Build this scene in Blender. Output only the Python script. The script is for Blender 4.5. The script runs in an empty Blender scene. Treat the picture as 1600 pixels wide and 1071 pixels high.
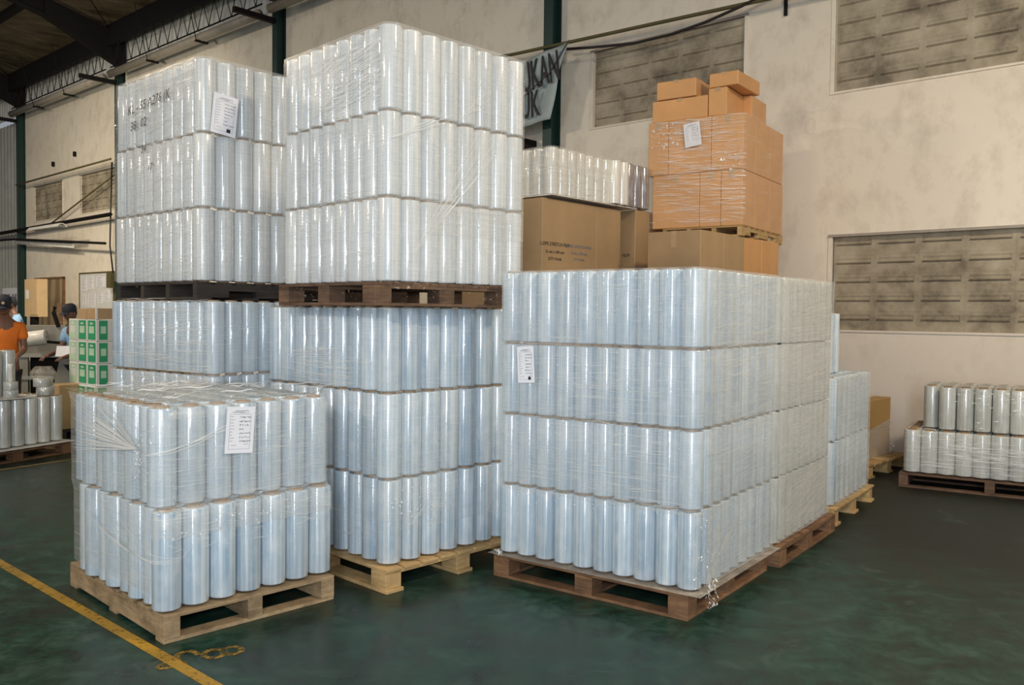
import bpy, bmesh, math, random
from math import sin, cos, pi, radians
from mathutils import Vector, Matrix, noise
random.seed(11)
SC = bpy.context.scene
COL = SC.collection
R = random.random
def U(a, b): return a + (b - a) * R()

# ------------------------------------------------------------------ camera
cam_d = bpy.data.cameras.new('camera'); cam = bpy.data.objects.new('camera', cam_d); COL.objects.link(cam)
cam_d.sensor_width = 36.0; cam_d.lens = 1348.8 / 1600 * 36.0; cam_d.clip_end = 200
cam.matrix_world = Matrix.Translation((0, 0, 1.667)) @ Matrix.Rotation(pi / 2 - 0.0330, 4, 'X') @ Matrix.Rotation(0.0108, 4, 'Z')
SC.camera = cam
# ------------------------------------------------------------------ world, exposure
wd = bpy.data.worlds.new('hall_surroundings'); SC.world = wd; wd.use_nodes = True
bg = wd.node_tree.nodes['Background']; bg.inputs[0].default_value = (0.86, 0.90, 1.0, 1); bg.inputs[1].default_value = 0.33
SC.view_settings.view_transform = 'Standard'; SC.view_settings.look = 'None'
SC.view_settings.exposure = 0.0; SC.view_settings.gamma = 1.0; SC.view_settings.use_curve_mapping = False

# ------------------------------------------------------------------ lights
def area(name, loc, target, sx, sy, power, col):
    l = bpy.data.lights.new(name, 'AREA'); l.shape = 'RECTANGLE'; l.size = sx; l.size_y = sy; l.energy = power; l.color = col
    o = bpy.data.objects.new(name, l); COL.objects.link(o)
    d = Vector(target) - Vector(loc); o.matrix_world = Matrix.Translation(loc) @ d.to_track_quat('-Z', 'Y').to_matrix().to_4x4()
    return o
area('camera_flash', (0.02, -0.05, 1.86), (0.0, 6, 1.5), 0.22, 0.14, 76, (0.93, 0.96, 1.0))
# added cool strip for an unseen door, shaped to draw vertical highlights
area('door_strip_fill', (-.6, -6.0, 3.2), (0, 6, 2.4), 1.2, 6.0, 500, (0.80, 0.90, 1.0))
# unseen warm lamps added under the roof to fill walls and left faces
for i, (x, y, z, p) in enumerate([(4.6, 2.6, 6.6, 430), (-7.5, -1.0, 5.6, 330), (-1.6, 1.4, 7.0, 60), (-9.5, 9.0, 7.0, 420), (-15.0, 17.0, 7.2, 520)]):
    area('hall_fill_lamp', (x, y, z), (x + .8, y + 2.2, 0), 1.3, 0.45, p, (1.0, 0.84, 0.62))
area('workshop_fill', (-9.0, 13.5, 5.6), (-14.5, 18, 1.5), 1.6, 0.6, 560, (1.0, 0.90, 0.72))  # unseen fill added to brighten the far left wall

# ------------------------------------------------------------------ materials
def mat(name):
    m = bpy.data.materials.new(name); m.use_nodes = True
    nt = m.node_tree; b = nt.nodes['Principled BSDF']; return m, nt, b
def nd(nt, t, **k):
    n = nt.nodes.new(t)
    for a, v in k.items():
        if a.startswith('i_'):
            key = a[2:]; key = int(key) if key.isdigit() else key.replace('_', ' ')
            n.inputs[key].default_value = v
        else: setattr(n, a, v)
    return n
def coords(nt, scale=(1, 1, 1), kind='Object'):
    tc = nd(nt, 'ShaderNodeTexCoord'); mp = nd(nt, 'ShaderNodeMapping'); mp.inputs['Scale'].default_value = scale
    nt.links.new(tc.outputs[kind], mp.inputs['Vector']); return mp.outputs[0]
def noise_n(nt, vec, scale, detail=4, rough=.55, dist=0):
    n = nd(nt, 'ShaderNodeTexNoise'); n.inputs['Scale'].default_value = scale; n.inputs['Detail'].default_value = detail
    n.inputs['Roughness'].default_value = rough; n.inputs['Distortion'].default_value = dist
    nt.links.new(vec, n.inputs['Vector']); return n.outputs['Fac']
def ramp(nt, fac, stops):
    r = nd(nt, 'ShaderNodeValToRGB'); e = r.color_ramp.elements
    while len(e) < len(stops): e.new(0.5)
    for k, (p, c) in enumerate(stops):
        e[k].position = p; e[k].color = (c[0], c[1], c[2], 1) if not isinstance(c, (int, float)) else (c, c, c, 1)
    nt.links.new(fac, r.inputs[0]); return r.outputs[0]
def mix(nt, fac, a, b, blend='MIX'):
    m = nd(nt, 'ShaderNodeMix', data_type='RGBA', blend_type=blend)
    for s, v in ((m.inputs[0], fac), (m.inputs[6], a), (m.inputs[7], b)):
        if isinstance(v, (int, float)): s.default_value = v
        elif isinstance(v, tuple): s.default_value = (v[0], v[1], v[2], 1)
        else: nt.links.new(v, s)
    return m.outputs[2]
def bump(nt, b, fac, strength, dist=.01):
    n = nd(nt, 'ShaderNodeBump'); n.inputs['Strength'].default_value = strength; n.inputs['Distance'].default_value = dist
    nt.links.new(fac, n.inputs['Height']); nt.links.new(n.outputs[0], b.inputs['Normal']); return n
def flat(name, c, rough=.6, metal=0, spec=.5, var=.12, scale=6):
    m, nt, b = mat(name); v = coords(nt)
    f = noise_n(nt, v, scale)
    dk = tuple(x * (1 - var) for x in c); lt = tuple(min(1, x * (1 + var)) for x in c)
    nt.links.new(ramp(nt, f, [(.3, dk), (.7, lt)]), b.inputs['Base Color'])
    b.inputs['Roughness'].default_value = rough; b.inputs['Metallic'].default_value = metal; b.inputs['Specular IOR Level'].default_value = spec
    return m

def film_mat(name, c1, c2, wr=.35):
    m, nt, b = mat(name)
    tc = nd(nt, 'ShaderNodeTexCoord'); oi = nd(nt, 'ShaderNodeObjectInfo')
    add = nd(nt, 'ShaderNodeVectorMath', operation='ADD'); cmb = nd(nt, 'ShaderNodeCombineXYZ')
    mu = nd(nt, 'ShaderNodeMath', operation='MULTIPLY'); mu.inputs[1].default_value = 37.0
    nt.links.new(oi.outputs['Random'], mu.inputs[0]); nt.links.new(mu.outputs[0], cmb.inputs[2]); nt.links.new(mu.outputs[0], cmb.inputs[0])
    nt.links.new(tc.outputs['Object'], add.inputs[0]); nt.links.new(cmb.outputs[0], add.inputs[1])
    def mp(s):
        k = nd(nt, 'ShaderNodeMapping'); k.inputs['Scale'].default_value = s; nt.links.new(add.outputs[0], k.inputs[0]); return k.outputs[0]
    bands = noise_n(nt, mp((52, 52, .3)), 1.0, 4, .65)          # vertical bands painted for reflections in the layered film
    fine = noise_n(nt, mp((9, 9, 160)), 1.0, 2, .6)         # stretch lines round it
    blot = noise_n(nt, mp((14, 14, 9)), 1.0, 4)
    col = ramp(nt, bands, [(.36, c1), (.62, c2)])
    col = mix(nt, ramp(nt, blot, [(.45, 0.0), (.75, .35)]), col, (.86, .86, .84))
    hs = nd(nt, 'ShaderNodeHueSaturation'); mr = nd(nt, 'ShaderNodeMapRange')
    mr.inputs[3].default_value = .88; mr.inputs[4].default_value = 1.08
    nt.links.new(oi.outputs['Random'], mr.inputs[0]); nt.links.new(mr.outputs[0], hs.inputs['Value']); nt.links.new(col, hs.inputs['Color'])
    nt.links.new(hs.outputs[0], b.inputs['Base Color'])
    b.inputs['Roughness'].default_value = .36; b.inputs['Specular IOR Level'].default_value = .7
    b.inputs['Coat Weight'].default_value = .9; b.inputs['Coat Roughness'].default_value = .035; b.inputs['Coat IOR'].default_value = 1.9
    b.inputs['Subsurface Weight'].default_value = 0.0
    sm = nd(nt, 'ShaderNodeMath', operation='ADD'); nt.links.new(fine, sm.inputs[0])
    m2 = nd(nt, 'ShaderNodeMath', operation='MULTIPLY'); m2.inputs[1].default_value = 5.0; nt.links.new(bands, m2.inputs[0]); nt.links.new(m2.outputs[0], sm.inputs[1])
    bp = bump(nt, b, sm.outputs[0], wr, .0012)
    lines = noise_n(nt, mp((2.0, 2.0, 190)), 1.0, 2, .5)     # taut horizontal creases spread highlights up and down
    cb = nd(nt, 'ShaderNodeBump'); cb.inputs['Strength'].default_value = 1.0; cb.inputs['Distance'].default_value = .0004
    nt.links.new(lines, cb.inputs['Height']); nt.links.new(cb.outputs[0], b.inputs['Coat Normal'])
    return m
M = {}
M['film'] = film_mat('clear_stretch_film', (.30, .42, .53), (.60, .67, .71))  # clear film; cool daylight tint strengthens its own blue-grey
M['film_warm_lit'] = film_mat('clear_film_warm_lit', (.46, .53, .58), (.82, .81, .77))  # paler copy for the upper loads, warm light put into its colour
M['film_cream'] = film_mat('cream_stretch_film', (.72, .70, .62), (.90, .87, .78))
M['film_dark'] = film_mat('smoky_stretch_film', (.20, .17, .17), (.30, .26, .25))
M['core'] = flat('cardboard_core', (.34, .22, .12), .8)

def sheet_mat(name, base, amp, scale=(2.0, 2.0, 70), tint=(.77, .78, .76)):
    m, nt, b = mat(name)
    nt.nodes.remove(b); out = nt.nodes['Material Output']
    uv = coords(nt, scale, 'Object')
    n1 = noise_n(nt, uv, 1.0, 5, .7, .6); n2 = noise_n(nt, coords(nt, (3, 3, 4)), 1.0, 3)
    st = ramp(nt, n1, [(.42, 0.0), (.60, .35), (.74, 1.0)]); bl = ramp(nt, n2, [(.35, .35), (.7, 1.0)])
    mu = nd(nt, 'ShaderNodeMath', operation='MULTIPLY'); nt.links.new(st, mu.inputs[0]); nt.links.new(bl, mu.inputs[1])
    ma = nd(nt, 'ShaderNodeMath', operation='MULTIPLY_ADD'); ma.inputs[1].default_value = amp; ma.inputs[2].default_value = base
    nt.links.new(mu.outputs[0], ma.inputs[0])
    tr = nd(nt, 'ShaderNodeBsdfTransparent'); pr = nd(nt, 'ShaderNodeBsdfPrincipled')
    pr.inputs['Base Color'].default_value = (*tint, 1); pr.inputs['Roughness'].default_value = .22; pr.inputs['Specular IOR Level'].default_value = 1.0
    bn = nd(nt, 'ShaderNodeBump'); bn.inputs['Strength'].default_value = .5; bn.inputs['Distance'].default_value = .004
    nt.links.new(n1, bn.inputs['Height']); nt.links.new(bn.outputs[0], pr.inputs['Normal'])
    mx = nd(nt, 'ShaderNodeMixShader'); nt.links.new(ma.outputs[0], mx.inputs[0]); nt.links.new(tr.outputs[0], mx.inputs[1]); nt.links.new(pr.outputs[0], mx.inputs[2])
    nt.links.new(mx.outputs[0], out.inputs[0]); return m
M['wrap'] = sheet_mat('stretch_wrap_sheet', .30, .45)
M['wrap_thin'] = sheet_mat('stretch_wrap_thin', .17, .42)
M['wrap_veil'] = sheet_mat('stretch_wrap_single', .07, .26)
M['wrap_top'] = sheet_mat('stretch_wrap_crumpled', .16, .62, (9, 9, 9), (.74, .68, .58))
def glint_mat():  # white pieces that stand for fine highlights on wrinkled wrap
    m, nt, b = mat('stretch_wrap_glint'); b.inputs['Base Color'].default_value = (.88, .87, .84, 1); b.inputs['Roughness'].default_value = .18
    b.inputs['Specular IOR Level'].default_value = 1.0; b.inputs['Alpha'].default_value = .9; return m
M['strand'] = glint_mat()

def wood_mat(name, c1, c2, axis_scale=(3, 3, 40), dirt=.5):
    m, nt, b = mat(name); v = coords(nt, axis_scale)
    f = noise_n(nt, v, 1.0, 6, .65, 1.2); d = noise_n(nt, coords(nt, (7, 7, 12)), 1.0, 6, .7)
    oi = nd(nt, 'ShaderNodeObjectInfo'); c = ramp(nt, f, [(.28, c1), (.7, c2)])
    c = mix(nt, ramp(nt, d, [(.42, 0.0), (.72, dirt)]), c, tuple(x * .35 for x in c1))
    hs = nd(nt, 'ShaderNodeHueSaturation'); mr = nd(nt, 'ShaderNodeMapRange'); mr.inputs[3].default_value = .75; mr.inputs[4].default_value = 1.15
    nt.links.new(oi.outputs['Random'], mr.inputs[0]); nt.links.new(mr.outputs[0], hs.inputs['Value']); nt.links.new(c, hs.inputs['Color'])
    nt.links.new(hs.outputs[0], b.inputs['Base Color']); b.inputs['Roughness'].default_value = .75; bump(nt, b, f, .4, .003); return m
M['wood_a'] = wood_mat('weathered_pine', (.24, .16, .085), (.44, .32, .18), dirt=.75)
M['wood_b'] = wood_mat('fresh_pine', (.36, .22, .085), (.60, .41, .19), dirt=.5)
M['wood_f'] = wood_mat('brown_pine', (.13, .062, .028), (.27, .145, .070), dirt=.7)
M['wood_d'] = wood_mat('tarred_timber', (.022, .016, .012), (.06, .045, .035))
M['wood_e'] = wood_mat('red_brown_timber', (.085, .045, .026), (.20, .115, .065), dirt=.7)

def card_mat(name, c, wrapy=0.0):
    m, nt, b = mat(name); f = noise_n(nt, coords(nt, (2, 2, 2)), 1.0, 5); g = noise_n(nt, coords(nt, (60, 60, 3)), 1.0, 2)
    col = ramp(nt, f, [(.3, tuple(x * .86 for x in c)), (.7, tuple(min(1, x * 1.1) for x in c))])
    nt.links.new(col, b.inputs['Base Color']); b.inputs['Roughness'].default_value = .65; bump(nt, b, g, .15, .002)
    if wrapy:
        b.inputs['Coat Weight'].default_value = wrapy; b.inputs['Coat Roughness'].default_value = .25
    return m
M['card'] = card_mat('brown_cardboard', (.44, .29, .15))
M['card_m'] = card_mat('orange_cardboard', (.68, .35, .13), .5)
M['card_y'] = card_mat('ochre_cardboard', (.40, .24, .08))
M['card_w'] = card_mat('white_cardboard', (.68, .68, .66))
M['tape'] = flat('brown_tape', (.50, .34, .18), .2)
M['ink'] = flat('black_ink', (.02, .02, .022), .6, var=0)
M['ink_blue'] = flat('grey_print', (.22, .23, .27), .6, var=0)
M['marker'] = paint_ink('faded_marker', (.05, .05, .05)) if False else flat('faded_marker', (.09, .09, .085), .6, var=.5, scale=40)
M['paper'] = flat('white_paper', (.80, .80, .84), .6, var=.03)
M['green'] = flat('green_print', (.03, .30, .14), .5)
M['green_lt'] = flat('pale_green_print', (.45, .62, .45), .5)
M['steel_g'] = flat('dark_green_steel', (.012, .040, .036), .45, .2)
M['steel_k'] = flat('black_steel', (.008, .007, .007), .75, spec=.2)
M['rod'] = flat('olive_painted_pipe', (.10, .085, .03), .5)
M['cable'] = flat('black_cable', (.02, .015, .015), .5)
M['pvc'] = flat('grey_pvc_pipe', (.34, .30, .25), .45)
M['clad'] = flat('pale_cladding', (.55, .55, .52), .6, scale=3)
M['corr'] = flat('galvanised_sheet', (.36, .36, .33), .45, .35, scale=2)
M['white_m'] = flat('white_enamel', (.75, .74, .70), .35)
M['machine'] = flat('grey_machine_paint', (.24, .23, .20), .5, .1)
M['board'] = flat('notice_board', (.66, .66, .64), .4, var=.05)

def wall_mat():
    m, nt, b = mat('cream_plaster'); v = coords(nt)
    big = noise_n(nt, coords(nt, (.35, .35, .6)), 1.0, 5); med = noise_n(nt, coords(nt, (3, 3, 2.2)), 1.0, 7, .7); fine = noise_n(nt, v, 60, 3)
    c = ramp(nt, big, [(.3, (.76, .68, .56)), (.7, (.84, .77, .65))])
    c = mix(nt, ramp(nt, med, [(.48, 0.0), (.74, .5)]), c, (.46, .38, .30))
    # grey scuffed dado zone: paint worn below about 1.5 m
    sx = nd(nt, 'ShaderNodeSeparateXYZ'); nt.links.new(v, sx.inputs[0])
    ad = nd(nt, 'ShaderNodeMath', operation='MULTIPLY_ADD'); ad.inputs[1].default_value = 1.6; nt.links.new(med, ad.inputs[0]); nt.links.new(sx.outputs[2], ad.inputs[2])
    z = ramp(nt, ad.outputs[0], [(0.0, .75), (1.0, 0.0)])
    mr = nd(nt, 'ShaderNodeMapRange'); mr.inputs[1].default_value = .6; mr.inputs[2].default_value = 3.0; mr.inputs[3].default_value = .75; mr.inputs[4].default_value = 0.0
    nt.links.new(ad.outputs[0], mr.inputs[0])
    c = mix(nt, mr.outputs[0], c, mix(nt, med, (.30, .26, .255), (.60, .54, .52)))
    # hairline cracks
    vo = nd(nt, 'ShaderNodeTexVoronoi', feature='DISTANCE_TO_EDGE'); vo.inputs['Scale'].default_value = .22
    dm = nd(nt, 'ShaderNodeVectorMath', operation='ADD'); nn = nd(nt, 'ShaderNodeTexNoise'); nn.inputs['Scale'].default_value = 2.2; nt.links.new(v, nn.inputs['Vector'])
    nt.links.new(v, dm.inputs[0]); nt.links.new(nn.outputs['Color'], dm.inputs[1]); nt.links.new(dm.outputs[0], vo.inputs['Vector'])
    c = mix(nt, ramp(nt, vo.outputs['Distance'], [(0.0, .16), (.0035, 0.0)]), c, (.30, .25, .20))
    nt.links.new(c, b.inputs['Base Color']); b.inputs['Roughness'].default_value = .85; bump(nt, b, fine, .15, .004); return m
M['wall'] = wall_mat()
def louver_mat():
    m, nt, b = mat('grimy_concrete_block'); a = noise_n(nt, coords(nt, (2, 2, 2.5), 'Generated'), 1.6, 5, .6)
    oi = nd(nt, 'ShaderNodeObjectInfo'); tc = nd(nt, 'ShaderNodeNewGeometry'); n = noise_n(nt, tc.outputs['Position'], 2.1, 5, .65)
    c = ramp(nt, n, [(.34, (.17, .14, .10)), (.5, (.34, .29, .21)), (.70, (.47, .41, .31))])
    nt.links.new(c, b.inputs['Base Color']); b.inputs['Roughness'].default_value = .8; return m
M['louver'] = louver_mat()
M['slot'] = flat('brown_recess', (.26, .22, .16), .9)  # flat brown backing behind the pierced blocks

def floor_mat():
    m, nt, b = mat('green_painted_concrete'); v = coords(nt)
    big = noise_n(nt, v, .35, 6, .65, .8); med = noise_n(nt, v, 4.5, 8, .72, .4); fine = noise_n(nt, v, 26, 4, .7)
    c = ramp(nt, med, [(.36, (.003, .012, .009)), (.50, (.008, .044, .030)), (.66, (.040, .095, .075))])
    worn = ramp(nt, big, [(.40, 0.0), (.60, .85)])
    stain = noise_n(nt, v, 2.3, 8, .75, .7)
    c = mix(nt, worn, c, (.020, .026, .020))
    sx = nd(nt, 'ShaderNodeSeparateXYZ'); nt.links.new(v, sx.inputs[0])      # traffic-worn brown paint by the long wall, darkened for light falloff
    s = nd(nt, 'ShaderNodeVectorMath', operation='DOT_PRODUCT'); s.inputs[1].default_value = (.80, .42, 0); nt.links.new(v, s.inputs[0])
    mr = nd(nt, 'ShaderNodeMapRange'); mr.inputs[1].default_value = 3.2; mr.inputs[2].default_value = 5.2; mr.inputs[3].default_value = 0; mr.inputs[4].default_value = .8
    nt.links.new(s.outputs['Value'], mr.inputs[0]); c = mix(nt, mr.outputs[0], c, (.014, .013, .010))
    c = mix(nt, ramp(nt, fine, [(.60, 0.0), (.78, .4)]), c, (.05, .05, .038))
    c = mix(nt, ramp(nt, stain, [(.57, 0.0), (.68, .75)]), c, (.030, .018, .012))
    c = mix(nt, ramp(nt, stain, [(.30, .5), (.42, 0.0)]), c, (.07, .10, .09))
    # scratches
    sc = noise_n(nt, coords(nt, (1.2, 40, 1)), 1.0, 3, .6, 1.5); c = mix(nt, ramp(nt, sc, [(.66, 0.0), (.72, .25)]), c, (.12, .13, .11))
    nt.links.new(c, b.inputs['Base Color'])
    nt.links.new(mix(nt, mr.outputs[0], ramp(nt, med, [(.3, .24), (.8, .5)]), (.6, .6, .6)), b.inputs['Roughness']); b.inputs['Specular IOR Level'].default_value = .22
    bump(nt, b, fine, .18, .003); return m
M['floor'] = floor_mat()
def paint_mat(name, c, hole=.52):
    m, nt, b = mat(name); out = nt.nodes['Material Output']; f = noise_n(nt, coords(nt, (1, 1, 1)), 22, 6, .75); g = noise_n(nt, coords(nt), 3, 4)
    nt.links.new(ramp(nt, g, [(.3, tuple(x * .55 for x in c)), (.65, c)]), b.inputs['Base Color']); b.inputs['Roughness'].default_value = .55
    nt.links.new(ramp(nt, f, [(hole - .14, 0.0), (hole, 1.0)]), b.inputs['Alpha']); return m
M['yellow'] = paint_mat('worn_yellow_paint', (.42, .24, .015), .47)
M['yellow_thin'] = paint_mat('faded_yellow_paint', (.30, .19, .06), .45)
def roof_mat():
    m, nt, b = mat('sooty_insulated_roof'); v = coords(nt)
    a = noise_n(nt, coords(nt, (.6, 2.5, 1)), 1.0, 6, .7, 1.0)
    nt.links.new(ramp(nt, a, [(.35, (.045, .036, .018)), (.6, (.15, .11, .062)), (.8, (.32, .26, .17))]), b.inputs['Base Color'])
    b.inputs['Roughness'].default_value = .55; bump(nt, b, a, .6, .03); return m
M['roof'] = roof_mat()
def ply_mat():
    m, nt, b = mat('stained_plywood'); w = nd(nt, 'ShaderNodeTexWave', wave_type='RINGS'); w.inputs['Scale'].default_value = .9; w.inputs['Distortion'].default_value = 6
    nt.links.new(coords(nt, (1, 1, .5)), w.inputs['Vector'])
    nt.links.new(ramp(nt, w.outputs['Fac'], [(.2, (.24, .16, .08)), (.8, (.42, .31, .18))]), b.inputs['Base Color']); b.inputs['Roughness'].default_value = .6; return m
M['ply'] = ply_mat()
M['cab'] = flat('buff_painted_cabinet', (.66, .46, .25), .5, var=.05)
M['skin'] = flat('brown_skin', (.16, .075, .045), .5, var=.05)
M['orange'] = flat('orange_cloth', (.72, .17, .012), .8, var=.1)
M['blue'] = flat('light_blue_cloth', (.25, .42, .62), .8, var=.1)
M['navy'] = flat('navy_cloth', (.015, .017, .03), .8)
M['trouser'] = flat('dark_trousers', (.03, .03, .035), .85)
M['hair'] = flat('black_hair', (.01, .01, .01), .6)
M['eye'] = flat('eye_white', (.7, .68, .64), .3)
M['gold'] = flat('gold_badge', (.55, .40, .12), .4)
M['banner'] = flat('pale_blue_cloth', (.40, .47, .47), .8, var=.14, scale=3)
M['rolldull'] = film_mat('greyish_film', (.42, .46, .44), (.60, .60, .55))

# ------------------------------------------------------------------ object helpers
def obj(name, bm, m, parent=None, smooth=False, mw=None):
    me = bpy.data.meshes.new(name)
    if isinstance(bm, bmesh.types.BMesh):
        bmesh.ops.recalc_face_normals(bm, faces=bm.faces); bm.to_mesh(me); bm.free()
    else: me = bm
    if smooth:
        for p in me.polygons: p.use_smooth = True
    if m is not None and not me.materials: me.materials.append(m)
    o = bpy.data.objects.new(name, me); COL.objects.link(o)
    if parent: o.parent = parent
    if mw is not None: o.matrix_basis = mw
    return o
def link(name, me, parent=None, mw=None):
    o = bpy.data.objects.new(name, me); COL.objects.link(o)
    if parent: o.parent = parent
    if mw is not None: o.matrix_basis = mw
    return o
def tag(o, label, cat, group=None, kind=None):
    o['label'] = label; o['category'] = cat
    if group: o['group'] = group
    if kind: o['kind'] = kind
    return o
def struct(o): o['kind'] = 'structure'; return o
def empty(name, mw):
    o = bpy.data.objects.new(name, None); COL.objects.link(o); o.matrix_basis = mw; o.empty_display_size = .1; return o
def bx(bm, x0, x1, y0, y1, z0, z1, mw=None, bev=0):
    r = bmesh.ops.create_cube(bm, size=1)
    mtx = Matrix.Translation(((x0 + x1) / 2, (y0 + y1) / 2, (z0 + z1) / 2)) @ Matrix.Diagonal((abs(x1 - x0), abs(y1 - y0), abs(z1 - z0), 1))
    if mw is not None: mtx = mw @ mtx
    bmesh.ops.transform(bm, matrix=mtx, verts=r['verts'])
    if bev:
        es = list({e for v in r['verts'] for e in v.link_edges}); bmesh.ops.bevel(bm, geom=es, offset=bev, segments=1, affect='EDGES')
def box(*a, **k):
    bm = bmesh.new(); bx(bm, *a, **k); return bm
def tube(bm, pts, r, n=8, cap=True):
    pts = [Vector(p) for p in pts]; rings = []
    for i, p in enumerate(pts):
        d = (pts[min(i + 1, len(pts) - 1)] - pts[max(i - 1, 0)]).normalized()
        a = d.orthogonal().normalized() if abs(d.z) > .99 else d.cross(Vector((0, 0, 1))).normalized(); b = d.cross(a)
        rr = r[i] if isinstance(r, (list, tuple)) else r
        rings.append([bm.verts.new(p + rr * (cos(2 * pi * k / n) * a + sin(2 * pi * k / n) * b)) for k in range(n)])
    for A, B in zip(rings, rings[1:]):
        for k in range(n): bm.faces.new((A[k], A[(k + 1) % n], B[(k + 1) % n], B[k]))
    if cap: bm.faces.new(rings[0]); bm.faces.new(rings[-1])
def tubeo(name, pts, r, m, parent=None, n=8):
    bm = bmesh.new(); tube(bm, pts, r, n); return obj(name, bm, m, parent, smooth=n > 5)
def lathe(bm, prof, n=28, cx=0, cy=0):
    rings = [[bm.verts.new((cx + r * cos(2 * pi * k / n), cy + r * sin(2 * pi * k / n), z)) for k in range(n)] for r, z in prof]
    for A, B in zip(rings, rings[1:]):
        for k in range(n): bm.faces.new((A[k], A[(k + 1) % n], B[(k + 1) % n], B[k]))
    return rings
def prism(bm, poly, y0, y1, mw=None):
    a = [bm.verts.new((p[0], y0, p[1])) for p in poly]; b = [bm.verts.new((p[0], y1, p[1])) for p in poly]
    bm.faces.new(a); bm.faces.new(b[::-1])
    for i in range(len(poly)): j = (i + 1) % len(poly); bm.faces.new((a[i], b[i], b[j], a[j]))
    if mw is not None: bmesh.ops.transform(bm, matrix=mw, verts=a + b)
def text_mesh(body, size, align='CENTER', shear=0, extrude=.0004):
    c = bpy.data.curves.new('lettering', 'FONT'); c.body = body; c.size = size; c.align_x = align; c.extrude = extrude; c.shear = shear; c.resolution_u = 2
    t = bpy.data.objects.new('lettering', c); COL.objects.link(t); bpy.context.view_layer.update()
    me = bpy.data.meshes.new_from_object(t.evaluated_get(bpy.context.evaluated_depsgraph_get())); bpy.data.objects.remove(t); return me
def frame_m(x, y, z, th): return Matrix.Translation((x, y, z)) @ Matrix.Rotation(th, 4, 'Z')
def ordn(k): return ['first', 'second', 'third', 'fourth', 'fifth', 'sixth', 'seventh', 'eighth', 'ninth', 'tenth', 'eleventh', 'twelfth'][k]

# ------------------------------------------------------------------ hall frame: s along the long wall, out towards the hall
WA = -0.73; WD = 10.319
WU = Vector((cos(WA), sin(WA), 0)); WN = Vector((-sin(WA), cos(WA), 0))
def WP(s, z, out=0.0): return WU * s + WN * (WD - out) + Vector((0, 0, z))
WM = Matrix.Translation(WN * WD) @ Matrix.Rotation(WA, 4, 'Z')      # local x = s, local -y = out, z up

# floor
bm = bmesh.new(); bx(bm, -45, 12, -14, 0, -.1, 0, WM); bx(bm, -45, 12, 0, .3, -.1, 0, WM)
fl = struct(obj('floor', box(-45, 14, -22, .25, -.1, 0, WM), M['floor'])); bm.free()
# wall with openings for the breeze-block windows
openings = [(-29.56, -27.31, 4.42, 5.50), (-26.02, -23.69, 4.42, 5.52), (-7.68, -5.28, 4.42, 5.52), (-4.10, -1.65, 4.36, 5.48), (-4.08, -1.65, 1.52, 2.63)]
def wall_block(s0, s1, z0, z1): bx(bmw, s0, s1, 0, .22, z0, z1, WM)
bmw = bmesh.new(); zt = 7.95
def bay(s0, s1, ops):
    cols = sorted({s0, s1} | {o[0] for o in ops} | {o[1] for o in ops})
    for a, b in zip(cols, cols[1:]):
        inside = sorted([o for o in ops if o[0] <= a and o[1] >= b], key=lambda o: o[2]); z = 0
        for o in inside: wall_block(a, b, z, o[2]); z = o[3]
        wall_block(a, b, z, zt)
bay(-30.3, 12, [(a, b, c, d) for a, b, c, d in openings if a != -4.08] + [(-4.10, -1.65, 1.52, 2.63)])
wall = struct(obj('wall_right', bmw, M['wall']))
bmesh_corr = bmesh.new()
def corr_sheet(bm, s0, s1, z0, z1, pitch, amp, out):
    n = int((s1 - s0) / pitch * 4); prev = None
    for k in range(n + 1):
        s = s0 + (s1 - s0) * k / n; o = out + amp * [0, 1, 1, 0][k % 4]
        v = [bm.verts.new(WP(s, z0, o)), bm.verts.new(WP(s, z1, o))]
        if prev: bm.faces.new((prev[0], v[0], v[1], prev[1]))
        prev = v
corr_sheet(bmesh_corr, -38, -30.45, 0, 7.75, .30, .06, -.05)
o = struct(obj('wall_left', bmesh_corr, M['corr'])); md = o.modifiers.new('t', 'SOLIDIFY'); md.thickness = .01
struct(obj('wall_back', box(-38.2, -38.0, -22, .2, 0, 14.2, WM), M['corr']))
# eave cladding above the masonry
bm = bmesh.new(); corr_sheet(bm, -38, 12, 7.95, 9.2, .22, .03, -.06); o = struct(obj('trim_1', bm, M['clad'])); md = o.modifiers.new('t', 'SOLIDIFY'); md.thickness = .01
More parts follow.
